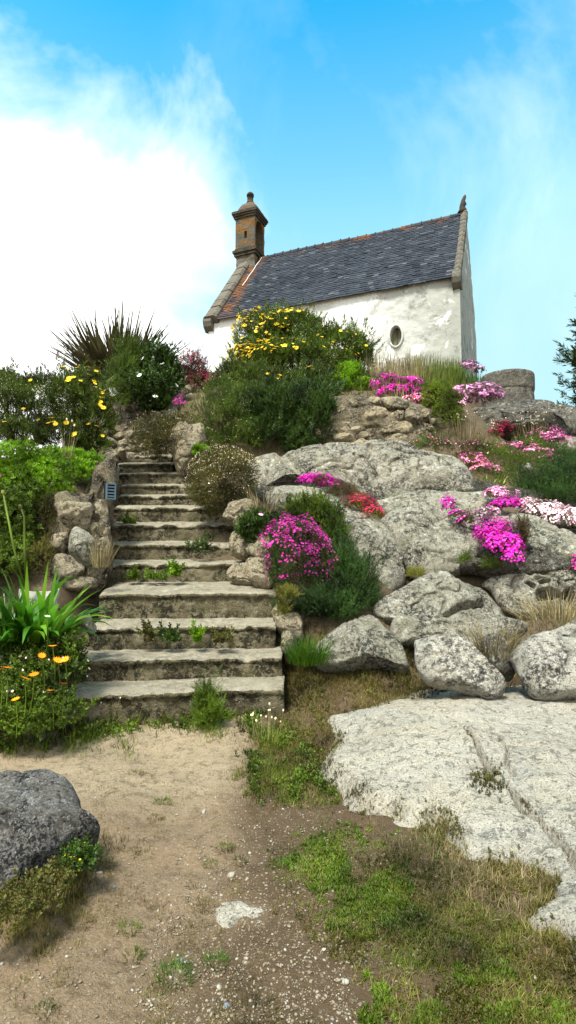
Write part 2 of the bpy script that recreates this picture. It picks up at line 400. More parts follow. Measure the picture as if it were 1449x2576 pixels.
def mat_ground():
    n = NT('sandy_earth'); p = n.pos()
    sx = n.n('ShaderNodeSeparateXYZ'); n.l(p, sx.inputs[0]); X, Y, Z = sx.outputs
    b = n.noise(p, .9, 5, .62, .6)
    sand = n.mix(n.noise(p, 5, 5, .65), (.27, .195, .118), (.195, .136, .078))
    pale = n.mix(n.noise(p, 6, 5, .6), (.37, .295, .19), (.27, .21, .125))
    loam = n.mix(n.noise(p, 7, 5, .7), (.072, .047, .025), (.135, .092, .052))
    # trodden pale fan at the foot of the steps and the branch running off down to the left
    fy = n.math('MULTIPLY', n.mrange(Y, 3.3, 4.1), n.mrange(X, .0, -.6))
    t = n.ramp(n.math('ADD', n.math('MULTIPLY', fy, .55), n.math('MULTIPLY', b, .55)), [(.42, 0), (.72, 1)])
    br = n.math('ADD', n.mrange(X, -.75, .1), n.math('MULTIPLY', n.math('SUBTRACT', b, .5), 1.9))
    c = n.mix(n.ramp(br, [(.35, 0), (.75, 1)]), sand, loam)
    c = n.mix(n.math('MULTIPLY', t, .9), c, pale)
    c = n.mix(n.mrange(Z, .28, .55), c, n.mix(n.noise(p, 6, 5, .7), (.085, .062, .038), (.15, .115, .07)))
    m = n.math('MULTIPLY', n.ramp(n.noise(p, 11, 8, .8, .3), [(.50, 0), (.62, 1)]), .62)
    c = n.mix(m, c, (.075, .052, .028))
    v = n.vor(p, 55); g = n.ramp(v, [(.12, 1), (.26, 0)]); gm = n.ramp(n.noise(p, 30, 2), [(.52, 0), (.62, 1)])
    c = n.mix(n.math('MULTIPLY', n.math('MULTIPLY', g, gm), .55), c, (.48, .42, .33))
    f = n.ramp(n.noise(p, 120, 3, .7), [(.55, 0), (.7, 1)])
    c = n.mix(n.math('MULTIPLY', f, .65), c, (.07, .05, .028))
    f2 = n.ramp(n.noise(p, 48, 5, .8), [(.54, 0), (.63, 1)]); c = n.mix(n.math('MULTIPLY', f2, .5), c, (.085, .06, .035))
    f3 = n.ramp(n.noise(p, 34, 5, .8), [(.58, 0), (.66, 1)]); c = n.mix(n.math('MULTIPLY', f3, .35), c, (.46, .40, .30))
    h = n.math('ADD', n.noise(p, 14, 8, .75), n.math('MULTIPLY', n.noise(p, 70, 4, .75), .6))
    return n.done(n.bsdf(c, .95, .1, n.bump(h, .9, .03)))
M['ground'] = mat_ground()

def mat_pebble():
    n = NT('pebbles'); ri = n.n('ShaderNodeNewGeometry').outputs['Random Per Island']
    c = n.ramp(ri, [(0, (.07, .055, .038)), (.3, (.16, .12, .075)), (.6, (.22, .17, .11)), (.88, (.26, .22, .16)), (.97, (.38, .35, .29)), (1, (.12, .15, .18))])
    return n.done(n.bsdf(n.mix(n.noise(n.pos(), 40, 4), c, n.mix(.5, c, (.2, .17, .12))), .9, .15, n.bump(n.noise(n.pos(), 60, 4), .5, .01)))
M['pebble'] = mat_pebble()

LF = {
 'euryops': leafmat('grey_green_needles', [(.022, .044, .008), (.042, .076, .014), (.08, .125, .024), (.03, .055, .011)]),
 'dark': leafmat('dark_green_needles', [(.016, .036, .012), (.028, .062, .018), (.045, .095, .024), (.02, .045, .015)]),
 'bright': leafmat('bright_green_leaves', [(.055, .15, .007), (.11, .25, .012), (.17, .33, .02), (.06, .16, .01)], .38),
 'mid': leafmat('mid_green_leaves', [(.03, .062, .010), (.05, .10, .015), (.09, .15, .022), (.035, .07, .012)]),
 'olive': leafmat('olive_leaves', [(.038, .043, .010), (.06, .075, .015), (.11, .092, .024), (.033, .052, .010), (.095, .06, .022)]),
 'ivy': leafmat('moss_green_leaves', [(.055, .10, .012), (.09, .15, .016), (.12, .18, .02), (.06, .11, .014)]),
 'rust': leafmat('rust_brown_leaves', [(.09, .045, .02), (.06, .055, .02), (.13, .07, .03), (.05, .06, .02)]),
 'blue': leafmat('deep_green_needles', [(.012, .040, .014), (.024, .064, .022), (.045, .10, .032)]),
 'yellowgreen': leafmat('yellow_green_leaves', [(.09, .11, .015), (.13, .15, .02), (.16, .15, .03), (.07, .09, .015)]),
 'grass': leafmat('green_blades', [(0.0382, 0.0819, 0.0087), (0.0655, 0.1201, 0.0132), (0.1037, 0.1529, 0.0196), (0.1529, 0.1474, 0.0328), (0.0546, 0.0983, 0.0109)], .35),
 'lush': leafmat('lush_green_blades', [(.022, .075, .007), (.04, .115, .010), (.07, .16, .015)], .35),
 'dry': leafmat('dry_straw_blades', [(.19, .14, .06), (.28, .215, .10), (.14, .10, .042), (.11, .10, .035), (.36, .30, .17)], .3),
 'turf': leafmat('half_dry_turf', [(0.0942, 0.0762, 0.0198), (0.1525, 0.1166, 0.0323), (0.0628, 0.0718, 0.0125), (0.1973, 0.1480, 0.0538), (0.0448, 0.0628, 0.0090), (0.0987, 0.0628, 0.0233), (0.1256, 0.1032, 0.0269)], .3),
 'flax': leafmat('bronze_sword_leaves', [(.035, .03, .015), (.055, .05, .02), (.09, .075, .03), (.04, .05, .02)], .15, .45, .4),
 'lily': leafmat('glossy_strap_leaves', [(.025, .115, .012), (.05, .18, .02), (.08, .24, .028), (.14, .28, .04)], .4, .35, .5),
 'silver': leafmat('silvery_blades', [(.18, .24, .14), (.26, .32, .20), (.12, .18, .09)], .2),
 'conifer': leafmat('conifer_needles', [(.010, .024, .010), (.018, .038, .014), (.03, .055, .02)], .15),
}
def pet(name, cols, tr=.3): LF[name] = leafmat(name, cols, tr, .6, .2)
pet('magenta_petals', [(.48, .006, .30), (.58, .015, .37), (.38, .005, .24), (.66, .06, .45)])
pet('purplepink_petals', [(.42, .012, .22), (.52, .03, .29), (.32, .008, .16), (.62, .08, .38)])
pet('crimson_petals', [(.17, .004, .025), (.24, .006, .04), (.11, .004, .018), (.30, .012, .07)])
pet('red_petals', [(.36, .006, .05), (.46, .012, .09), (.26, .005, .03), (.55, .05, .15)])
pet('pink_petals', [(.78, .36, .56), (.82, .48, .64), (.70, .22, .46), (.85, .62, .70)])
pet('palepink_petals', [(.85, .70, .70), (.82, .55, .62), (.88, .80, .76), (.75, .4, .52)])
pet('mauve_petals', [(.55, .22, .42), (.66, .32, .52), (.45, .14, .34), (.74, .46, .58)])
pet('mixed_petals', [(.62, .02, .14), (.78, .30, .48), (.70, .04, .40), (.85, .62, .68), (.45, .01, .06), (.72, .1, .4)])
pet('yellow_petals', [(.80, .52, .02), (.86, .60, .03), (.74, .44, .015)])
pet('orange_petals', [(.78, .22, .004), (.82, .27, .006), (.72, .16, .004)])
pet('white_petals', [(.85, .85, .80), (.8, .8, .74)])
pet('straw_buds', [(.34, .25, .12), (.48, .38, .22), (.55, .5, .4), (.24, .15, .07)])
pet('cream_heads', [(.62, .55, .36), (.7, .64, .46), (.5, .42, .26)])
M['disc'] = plain('flower_disc', (.45, .22, .01), .8, .1, .2, 60)

# ------------------------------------------------------------------ rocks
def smooth_poly(pts, N):
    p = np.asarray(pts, float); n = len(p); out = []
    for i in range(n):
        a, b, c, d = p[i-1], p[i], p[(i+1) % n], p[(i+2) % n]
        for t in np.linspace(0, 1, 12, endpoint=False):
            out.append(.5 * ((2*b) + (-a + c) * t + (2*a - 5*b + 4*c - d) * t*t + (-a + 3*b - 3*c + d) * t**3))
    q = np.array(out); q = np.vstack([q, q[:1]])
    s = np.concatenate([[0], np.cumsum(np.linalg.norm(np.diff(q, axis=0), axis=1))])
    u = np.linspace(0, s[-1], N, endpoint=False)
    return np.stack([np.interp(u, s, q[:, k]) for k in range(q.shape[1])], -1)

def frame(n):
    n = np.asarray(n, float); n /= np.linalg.norm(n)
    a = np.cross([0, 0, 1.0], n)
    a = np.array([1.0, 0, 0]) if np.linalg.norm(a) < 1e-3 else a / np.linalg.norm(a)
    return n, a, np.cross(n, a)

def normal_of(tilt, yaw):
    t, y = R(tilt), R(yaw)
    return np.array([math.sin(y) * math.cos(t), -math.cos(y) * math.cos(t), math.sin(t)])

def on_plane(px, py, P0, n):
    d = rays(px, py); k = ((P0 - EYE) @ n) / (d @ n)
    return EYE + d * k[..., None]

def rock_geo(poly, P0, n, thick, back, N=120, K=30, m=4.6, center=None, amp=1.0, seed=0, facets=12, cracks=(), pw=.36, grow=1.07):
    n, a, b = frame(n)
    pp = smooth_poly(poly, N)
    w = on_plane(pp[:, 0], pp[:, 1], P0, n)
    q = np.stack([(w - P0) @ a, (w - P0) @ b], -1)
    if center is None: c = q.mean(0)
    else:
        cw = on_plane(np.array([center[0]]), np.array([center[1]]), P0, n)[0]; c = np.array([(cw-P0) @ a, (cw-P0) @ b])
    q = c + (q - c) * grow
    size = np.ptp(q, axis=0).min()
    ts = (1 - (np.linspace(0, 1, K, endpoint=False)) ** 1.5)
    V = []
    for t in ts:
        xy = c + (q - c) * t
        V.append(np.column_stack([xy, np.full(N, thick * max(0, 1 - t ** m) ** pw)]))
    top = np.concatenate(V + [np.array([[c[0], c[1], thick]])])
    backr = []
    for t, hh in ((1.0, -.25), (.97, -.55), (.85, -.85), (.5, -1.0)):
        backr.append(np.column_stack([c + (q - c) * t, np.full(N, back * hh)]))
    bk = np.concatenate(backr + [np.array([[c[0], c[1], -back]])])
    v = np.concatenate([top, bk])
    # chipped flat facets
    rg = np.random.default_rng(seed + 100)
    cc = np.array([c[0], c[1], 0.0])
    ext = np.array([np.ptp(q[:, 0]) / 2, np.ptp(q[:, 1]) / 2, thick]) + 1e-6
    r = (v - cc) / ext
    for i in range(facets):
        d = rg.normal(size=3); d[2] = abs(d[2]) + .3; d /= np.linalg.norm(d)
        k = rg.uniform(.60, .86) * np.max(r[:len(top)] @ d)
        over = np.maximum(0, r @ d - k)
        r = r - over[:, None] * d * np.array([.5, .5, .95])
    v = r * ext + cc
    f = []
    for k in range(K - 1):
        i = np.arange(N); f.append(np.column_stack([k*N+i, k*N+(i+1) % N, (k+1)*N+(i+1) % N, (k+1)*N+i]))
    quads = np.concatenate(f)
    ci = K * N; i = np.arange(N)
    tri = [np.column_stack([(K-1)*N+i, (K-1)*N+(i+1) % N, np.full(N, ci)])]
    o = ci + 1
    qb = [np.column_stack([i, o+i, o+(i+1) % N, (i+1) % N])]
    for k in range(3): qb.append(np.column_stack([o+k*N+i, o+(k+1)*N+i, o+(k+1)*N+(i+1) % N, o+k*N+(i+1) % N]))
    tri.append(np.column_stack([o+3*N+i, np.full(N, o+4*N), o+3*N+(i+1) % N]))
    quads = np.concatenate([quads] + qb); tri = np.concatenate(tri)
    # cracks, cut as grooves
    for line, wd, dep in cracks:
        L = np.asarray(line, float); lw = on_plane(L[:, 0], L[:, 1], P0, n); l2 = np.stack([(lw-P0) @ a, (lw-P0) @ b], -1)
        d = np.full(len(v), 9e9)
        jit = fbm(np.column_stack([v[:, :2] * 9 / 1, v[:, 2] * 0]), 3, seed + 5) * wd * 1.3
        for j in range(len(l2) - 1):
            s = l2[j+1] - l2[j]; tt = np.clip(((v[:, :2] - l2[j]) @ s) / (s @ s), 0, 1)
            dj = np.linalg.norm(v[:, :2] - l2[j] - tt[:, None] * s, axis=1)
            d = np.minimum(d, dj)
        v[:len(top), 2] -= (dep * np.exp(-(np.maximum(0, d + jit * .6) / wd) ** 2))[:len(top)]
    w = P0 + v[:, :1] * a + v[:, 1:2] * b + v[:, 2:3] * n
    s = max(size, .12)
    def vec(sc, o, sd): return np.stack([fbm(w * sc, o, sd), fbm(w * sc + 31.7, o, sd + 3), fbm(w * sc - 17.3, o, sd + 6)], -1)
    w = w + amp * (.045 * min(s, 1.2) * vec(1.6 / s, 3, seed) + .020 * min(s, 1.0) * vec(5 / s ** .7, 4, seed + 20))
    rid = 1 - np.abs(fbm(w * (3.2 / s ** .6), 3, seed + 40))
    w = w - n * (amp * .06 * min(s, 1.) * np.clip(rid - .86, 0, 1) / .14)[:, None]
    return w, quads, tri

def rock(name, label, poly, Y, tilt, thick, mat, yaw=0, cat='rock', group=None, back=None, P0=None, n=None, **kw):
    poly = np.asarray(poly, float); c = poly.mean(0)
    if P0 is None: P0 = P(c[0], c[1], Y)
    if n is None: n = normal_of(tilt, yaw)
    thick *= .70; P0 = np.asarray(P0, float) - np.asarray(n) * thick * .5
    w, q, t = rock_geo(poly, np.asarray(P0, float), np.asarray(n, float), thick, back if back else max(.25, thick * 1.3), **kw)
    o0 = w.mean(0)
    me = mesh_np(name, w - o0, [q, t], M[mat], smooth=True)
    o = obj(name, me, None, o0)
    return tag(o, label, cat, group)

def cells(poly, n, seed, gap=.08, it=6):
    """loose-laid stones: star polygons round relaxed seeds inside a pixel polygon"""
    rg = np.random.default_rng(seed); p = np.asarray(poly, float)
    lo, hi = p.min(0), p.max(0)
    s = []
    while len(s) < n:
        q = rg.uniform(lo, hi)
        if inside(q[None], p)[0]: s.append(q)
    s = np.array(s)
    smp = rg.uniform(lo, hi, (4000, 2)); smp = smp[inside(smp, p)]
    st = np.array([1, 1.7])
    for _ in range(it):
        k = np.argmin((((smp[:, None] - s[None]) * st) ** 2).sum(-1), 1)
        s = np.array([(smp[k == i].mean(0) * .6 + s[i] * .4) if (k == i).any() else s[i] for i in range(len(s))])
    out = []
    th = np.linspace(0, 2*np.pi, 14, endpoint=False); dirs = np.column_stack([np.cos(th), np.sin(th)])
    for i in range(len(s)):
        rad = np.full(14, 9e9)
        for j in range(len(s)):
            if j == i: continue
            d = (s[j] - s[i]); L = np.linalg.norm(d * st); mid = .5
            dd = (dirs * st) @ (d * st)
            ok = dd > 1e-6
            rad[ok] = np.minimum(rad[ok], .5 * L * L / dd[ok])
        rad = np.minimum(rad, np.median(rad) * 1.5) * (1 - gap - rg.uniform(0, .08, 14))
        c = s[i] + dirs * rad[:, None]
        out.append(c)
    return out

def inside(q, p):
    x, y = q[:, 0], q[:, 1]; c = np.zeros(len(q), bool); n = len(p); j = n - 1
    for i in range(n):
        xi, yi = p[i]; xj, yj = p[j]
        m = ((yi > y) != (yj > y)) & (x < (xj - xi) * (y - yi) / (yj - yi + 1e-12) + xi)
        c ^= m; j = i
    return c

def stone_wall(name, label, poly, Y, tilt, yaw, stones, mat='tan', thick=.08, back=.6, seed=1, P0=None, proud=.05):
    """mortar body with its stones bedded in the face; stones: list of pixel polygons"""
    poly = np.asarray(poly, float); c = poly.mean(0); n = normal_of(tilt, yaw)
    P0 = P(c[0], c[1], Y) if P0 is None else P0
    w, q, t = rock_geo(poly, P0, n, thick, back, N=110, K=26, m=6, seed=seed, facets=2, amp=1.2)
    root = empty(name, np.array([P0[0], P0[1], P0[2]]), label, 'wall')
    obj('mortar_body', mesh_np('mortar_body', w - P0, [q, t], M['mortar'], smooth=True), root)
    VV = []; Q = []; T = []; k = 0
    for i, s in enumerate(stones):
        s = np.asarray(s, float); ext = np.ptp(s, axis=0).min() / F * Y
        w, q, t = rock_geo(s, P0 + n * (thick * .86 + rng.uniform(-.02, .03)), n, max(.04, min(.14, ext * .38)) + proud * .3, .1, N=34, K=10, m=3.6, seed=seed * 50 + i, facets=7, amp=1.6, grow=.97)
        VV.append(w - P0); Q.append(q + k); T.append(t + k); k += len(w)
    obj('stones', mesh_np('stones', np.concatenate(VV), [np.concatenate(Q), np.concatenate(T)], M[mat], smooth=True), root)
    return root

# ------------------------------------------------------------------ plants
def leaf_quad(base, d, side, L, W):
    """one leaf: base, left, tip, right"""
    return [base, base + d * L * .5 + side * W * .5, base + d * L, base + d * L * .5 - side * W * .5]

def sprig(kind, seed=3):
    rg = np.random.default_rng(seed)
    par = {'needle': (18, .42, .075, 42, .85), 'broad': (11, .46, .24, 58, .8), 'feather': (34, .26, .035, 48, 1.0), 'finger': (11, .40, .11, 45, .6),
           'tiny': (14, .26, .12, 55, .9), 'rosette': (12, .75, .20, 62, .25), 'heath': (24, .22, .06, 50, 1.0)}[kind]
    k, L, W, ang, reach = par; V = []
    for i in range(k):
        z = reach * (i + .5) / k; ph = i * 2.399 + rg.uniform(-.3, .3); an = R(ang * (1.15 - .75 * z / max(reach, .1)) + rg.uniform(-12, 12))
        d = np.array([math.sin(an) * math.cos(ph), math.sin(an) * math.sin(ph), math.cos(an)])
        side = np.cross(d, [0, 0, 1.0]); side /= np.linalg.norm(side) + 1e-9
        side = side * math.cos(.5) + np.cross(d, side) * math.sin(.5) * rg.choice([-1, 1])
        V += leaf_quad(np.array([0, 0, z]), d, side, L * rg.uniform(.7, 1.2) * (1.1 - .5 * z), W * rg.uniform(.8, 1.2))
    V = np.array(V); return V, np.arange(len(V)).reshape(-1, 4)

def blossom(pet=6, cup=.25, seed=1, w=.55):
    V = [np.zeros(3)]; Fq = []
    for i in range(pet):
        a = 2*np.pi*i/pet; d = np.array([math.cos(a), math.sin(a), cup]); s = np.array([-math.sin(a), math.cos(a), 0])
        k = len(V); V += [d*.6 + s*w*.5, d*1.0 + np.array([0, 0, cup*.2]), d*.6 - s*w*.5]; Fq.append((0, k+2, k+1, k))
    return np.array(V), np.array(Fq)

def bud():
    V = []; 
    for z, r in ((-.6, .25), (0, .6), (.7, .3)):
        for i in range(5): V.append((r*math.cos(i*1.2566), r*math.sin(i*1.2566), z))
    Fq = [(k*5+i, k*5+(i+1) % 5, (k+1)*5+(i+1) % 5, (k+1)*5+i) for k in range(2) for i in range(5)]
    return np.array(V), np.array(Fq)

TPL = {k: sprig(k) for k in ('needle', 'broad', 'feather', 'finger', 'tiny', 'rosette', 'heath')}
TPL['star'] = blossom(6, .3); TPL['cup'] = blossom(5, .7, w=.8); TPL['flat'] = blossom(8, .12, w=.5); TPL['bud'] = bud()

def rot_to(ax, spin):
    """(N,3) axes -> (N,3,3) matrices whose z column is the axis"""
    z = ax / (np.linalg.norm(ax, axis=1)[:, None] + 1e-9)
    ref = np.where(np.abs(z[:, 2:3]) < .9, np.array([[0, 0, 1.0]]), np.array([[1.0, 0, 0]]))
    x = np.cross(ref, z); x /= np.linalg.norm(x, axis=1)[:, None]; y = np.cross(z, x)
    c, s = np.cos(spin)[:, None], np.sin(spin)[:, None]
    return np.stack([x*c + y*s, -x*s + y*c, z], -1)

def instance(tpl, pts, ax, size, rg):
    V, Fq = tpl; n = len(pts)
    Rm = rot_to(ax, rg.uniform(0, 2*np.pi, n))
    w = np.einsum('nij,kj->nki', Rm, V) * np.asarray(size).reshape(-1, 1, 1) + pts[:, None]
    f = (Fq[None] + (np.arange(n) * len(V))[:, None, None]).reshape(-1, Fq.shape[1])
    return w.reshape(-1, 3), f

def lobe_pts(L, n, rg, shell=(.55, 1.0), zmin=-.6, lump=.2, back=True):
    """points through lumpy ellipsoids; L: list of (centre(3), radii(3))"""
    ar = np.array([(r[0]*r[2] + r[0]*r[1] + r[1]*r[2]) for c, r in L]); k = rg.choice(len(L), n, p=ar / ar.sum())
    d = rg.normal(size=(n, 3)); d /= np.linalg.norm(d, axis=1)[:, None]
    m = d[:, 2] < zmin; d[m, 2] *= -1
    t = shell[0] + (shell[1] - shell[0]) * rg.uniform(0, 1, n) ** .55
    ph = k[:, None] * 1.7 + np.arange(6)
    kv = np.random.default_rng(5).normal(size=(6, 3)) * np.array([3, 3, 4, 5, 7, 8])[:, None]
    lum = (np.cos(d @ kv.T + ph) * np.array([1, 1, .8, .7, .5, .5])).sum(1) / 2.4
    C = np.array([c for c, r in L])[k]; Rr = np.array([r for c, r in L])[k]
    p = C + d * Rr * (t * (1 + lump * lum))[:, None]
    nr = d / Rr; nr /= np.linalg.norm(nr, axis=1)[:, None]
    return p, nr, k

def px_lobes(lobes):
    out = []
    for l in lobes:
        cx, cy, Y, rx, ry = l[:5]; dr = l[5] if len(l) > 5 else .9
        if Y > 5.3:
            r0 = rx * Y / F * dr; g_ = G(cx, cy + .45 * ry)[0]
            if not np.isnan(g_[1]): Y = min(Y, g_[1] + .1 * r0)
        s = Y / F; out.append((P(cx, cy, Y), np.array([rx * s, rx * s * dr, ry * s])))
    return out

def above(p, eps=.0): return p[:, 2] > height(p[:, 0], p[:, 1]) - eps

def shrub(name, label, cat, lobes, leaf, mat, n, size, group=None, bl=(), stems=5, lump=.2, up=.5, daisies=None, seed=0, shell=(.5, 1.0), zmin=-.6, stem_mat='twig', wild=0):
    rg = np.random.default_rng(1000 + seed + len(label) * 7 + int(lobes[0][0]))
    L = px_lobes(lobes)
    b = np.mean([c for c, r in L], axis=0); b[2] = min(c[2] - r[2] for c, r in L)
    b[2] = max(b[2], float(height(b[0], b[1]))) if b[1] < 26 else b[2]
    root = empty(name, b, label, cat, group)
    p, nr, k = lobe_pts(L, n, rg, shell, zmin, lump); ok = above(p, .03); p, nr = p[ok], nr[ok]
    ax = nr * (1 - up) + np.array([0, 0, up]) + rg.normal(size=nr.shape) * .28
    V, Fq = instance(TPL[leaf], p - ax / np.linalg.norm(ax, axis=1)[:, None] * size * .5, ax, size * rg.uniform(.65, 1.3, len(p)), rg)
    if wild:
        # a few long shoots that break the outline
        q, nq, _ = lobe_pts(L, wild, rg, (.95, 1.12), -.05, lump); qx = nq + np.array([0, 0, .7]) + rg.normal(size=nq.shape) * .3
        V2, F2 = instance(TPL[leaf], q, qx, size * rg.uniform(1.2, 2.0, len(q)), rg); Fq = np.concatenate([Fq, F2 + len(V)]); V = np.concatenate([V, V2])
    obj('foliage', mesh_np('foliage', V - b, Fq, LF[mat]), root)
    if stems:
        for i in range(stems):
            c, r = L[i % len(L)]; tgt = c + rg.normal(size=3) * r * .45; tgt[2] = c[2] + abs(rg.normal()) * r[2] * .4
            bs = np.array([b[0] + (c[0]-b[0]) * .5, b[1] + (c[1]-b[1]) * .5, 0]); bs[2] = min(float(height(bs[0], bs[1])), c[2]) - .05
            bs[:2] += rg.normal(size=2) * .05
            mid = (bs + tgt) / 2 + rg.normal(size=3) * r * .2
            t_ = np.linspace(0, 1, 6)[:, None]; pts = (1-t_)**2 * bs + 2*t_*(1-t_)*mid + t_**2 * tgt
            sv = MB(); sv.add(*tube(pts - b, np.linspace(.016, .004, 6) * (1 + r[2]), 5))
            sv.build('stem', M[stem_mat], root)
    for (tp, m, nb, sz, zm, sh, *pk) in bl:
        q, nq, _ = lobe_pts(L, nb, rg, sh, zm, lump); ok = above(q, .0)
        if pk: ok &= pk[0](q, nq)
        elif tp in ('flat', 'star', 'cup'): ok &= fbm(q * 7, 2, 4) > -.22
        q, nq = q[ok], nq[ok]
        V, Fq = instance(TPL[tp], q, nq + np.array([0, 0, .5]) + rg.normal(size=nq.shape) * .25, sz * rg.uniform(.7, 1.25, len(q)), rg)
        obj('blossoms', mesh_np('blossoms', V - b, Fq, LF[m]), root)
    if daisies:
        me, nd, sz, pick = daisies
        q, nq, _ = lobe_pts(L, nd * 12, rg, (1.0, 1.08), -.1, lump); ok = above(q) & pick(q, nq); q, nq = q[ok][:nd], nq[ok][:nd]
        for i in range(len(q)):
            o = obj('flower', me, root, Vector(q[i] - b)); o.scale = [sz * rg.uniform(.8, 1.2)] * 3
            a = nq[i] + np.array([0, -.15, .6]) + rg.normal(size=3) * .25
            o.rotation_euler = Vector(a).to_track_quat('Z', 'Y').to_euler()
    return root

def daisy_mesh(petmat, pet=11, w=.3, cup=.15, disc=.28):
    V, Fq = blossom(pet, cup, w=w)
    mb = MB(); mb.add(V, [tuple(f) for f in Fq], 0)
    n = 8; ring = [(disc*math.cos(i*2*np.pi/n), disc*math.sin(i*2*np.pi/n), .05) for i in range(n)] + [(disc*.6*math.cos(i*2*np.pi/n), disc*.6*math.sin(i*2*np.pi/n), .16) for i in range(n)]
    mb.add(ring, [(i, (i+1) % n, n+(i+1) % n, n+i) for i in range(n)] + [tuple(range(n, 2*n))], 1)
    me = bpy.data.meshes.new('flower'); me.from_pydata(np.concatenate(mb.v).tolist(), [], mb.f)
    me.polygons.foreach_set('material_index', np.array(mb.m, np.int32)); me.materials.append(LF[petmat]); me.materials.append(M['disc']); me.update()
    return me
DAISY_Y = daisy_mesh('yellow_petals'); DAISY_W = daisy_mesh('white_petals', 7, .6, .3, .2); DAISY_O = daisy_mesh('orange_petals', 13, .28, .2, .22)
DAISY_M = daisy_mesh('magenta_petals', 9, .4, .2, .2)

def blades(pts, dirs, L, W, droop, segs=4, rg=rng, fold=0):
    """tapering, arching strips; droop pulls the tip downwards"""
    n = len(pts); dirs = dirs / np.linalg.norm(dirs, axis=1)[:, None]
    side = np.cross(dirs, np.array([0, 0, 1.0])) + rg.normal(size=(n, 3)) * .15; side /= np.linalg.norm(side, axis=1)[:, None] + 1e-9
    L = np.broadcast_to(L, (n,)); W = np.broadcast_to(W, (n,)); droop = np.broadcast_to(droop, (n,))
    V = np.zeros((n, (segs + 1) * 2, 3)); p = pts.copy(); d = dirs.copy()
    for s in range(segs + 1):
        t = s / segs; w = W * (1 - t ** 2.2) * (.55 + .45 * min(1, t * 4)) * .5 + 1e-4
        V[:, 2*s] = p + side * w[:, None]; V[:, 2*s+1] = p - side * w[:, None]
        p = p + d * (L / segs)[:, None]; d = d + np.array([0, 0, -1.0]) * (droop / segs * (1 + 2 * t))[:, None]; d /= np.linalg.norm(d, axis=1)[:, None]
    f = np.array([(2*s, 2*s+1, 2*s+3, 2*s+2) for s in range(segs)])
    return V.reshape(-1, 3), (f[None] + (np.arange(n) * (segs+1) * 2)[:, None, None]).reshape(-1, 4)

def tuft(name, label, cat, base, n, L, W, mat, spread=.5, droop=.5, rad=.1, group=None, segs=4, heads=None, zs=1.0, seed=0, part='blades'):
    """a clump of blades rising from one spot"""
    rg = np.random.default_rng(seed + n + len(label)); base = np.asarray(base, float)
    root = empty(name, base, label, cat, group)
    a = rg.uniform(0, 2*np.pi, n); r = rad * np.sqrt(rg.uniform(0, 1, n)); p = np.column_stack([base[0] + np.cos(a)*r, base[1] + np.sin(a)*r, np.zeros(n)])
    p[:, 2] = np.minimum(height(p[:, 0], p[:, 1]), base[2] + .06) - .01 if zs else base[2] - .01
    o = rg.uniform(0, 1, n) ** .7 * spread
    d = np.column_stack([np.cos(a + rg.normal(size=n)*.4)*o, np.sin(a + rg.normal(size=n)*.4)*o, np.ones(n)])
    V, Fq = blades(p, d, L * rg.uniform(.5, 1.15, n), W * rg.uniform(.7, 1.2, n), droop * rg.uniform(.3, 1.3, n), segs, rg)
    obj(part, mesh_np(part, V - base, Fq, LF[mat]), root)
    if heads:
        k, hl, hs, hm = heads; mb = MB(); hv = []; ha = []
        for i in range(k):
            aa = rg.uniform(0, 2*np.pi); lean = rg.uniform(0, .35) * min(1, spread * 2); h = hl * rg.uniform(.7, 1.1)
            b0 = np.array([base[0] + math.cos(aa)*rad*rg.uniform(0, 1), base[1] + math.sin(aa)*rad*rg.uniform(0, 1), 0]); b0[2] = float(height(b0[0], b0[1])) if zs else base[2]
            tip = b0 + np.array([math.cos(aa)*lean*h, math.sin(aa)*lean*h, h]); mid = (b0 + tip)/2 + np.array([0, 0, h*.06])
            mb.add(*tube(np.array([b0, mid, tip]) - base, [.0016, .0013, .001], 4)); hv.append(tip); ha.append(tip - mid)
        mb.build('stalks', LF['dry'], root)
        hv = np.array(hv); ha = np.array(ha)
        V, Fq = instance(TPL['bud'], hv, ha, hs * rg.uniform(.7, 1.2, k), rg); obj('seed_heads', mesh_np('seed_heads', V - base, Fq, LF[hm], smooth=True), root)
    return root

def scatter_px(poly, n, seed, clump=0.0, csc=.02, thr=.5, soft=36):
    """random ground points seen inside a pixel polygon"""
    rg = np.random.default_rng(seed); p = np.asarray(poly, float); lo, hi = p.min(0), p.max(0); out = []
    tot = 0
    while tot < n:
        q = rg.uniform(lo - 20, hi + 20, (n, 2)); w3 = np.column_stack([q * .022, np.zeros(len(q))])
        q = q[inside(q + np.column_stack([fbm(w3, 3, seed), fbm(w3 + 9, 3, seed)]) * soft + rg.normal(size=q.shape) * soft * .45, p)]
        if clump:
            v = fbm(np.column_stack([q * csc, np.zeros(len(q))]), 3, seed) * .5 + .5
            q = q[rg.uniform(0, 1, len(q)) < np.clip((v - thr) / .12 + .5, 1 - clump, 1)]
        out.append(q); tot += len(q)
    q = np.concatenate(out)[:n]; g = G(q[:, 0], q[:, 1]); return g[~np.isnan(g[:, 0])]

def turf(name, kind_label, pts, L, W, mat, lean=.6, droop=.8, seed=0, per=1, jit=.03):
    rg = np.random.default_rng(seed)
    if per > 1:
        pts = np.repeat(pts, per, 0); pts[:, :2] += rg.normal(size=(len(pts), 2)) * jit; pts[:, 2] = height(pts[:, 0], pts[:, 1])
    n = len(pts); a = rg.uniform(0, 2*np.pi, n); o = rg.uniform(0, 1, n) * lean
    d = np.column_stack([np.cos(a)*o, np.sin(a)*o, np.ones(n)]); pts = pts - np.array([0, 0, .008])
    V, Fq = blades(pts, d, L * rg.uniform(.35, 1.2, n) ** 1.2, W * rg.uniform(.7, 1.3, n), droop * rg.uniform(.2, 1.2, n), 3, rg)
    o = obj(name, mesh_np(name, V, Fq, LF[mat])); return tag(o, kind_label, None, None, 'stuff')

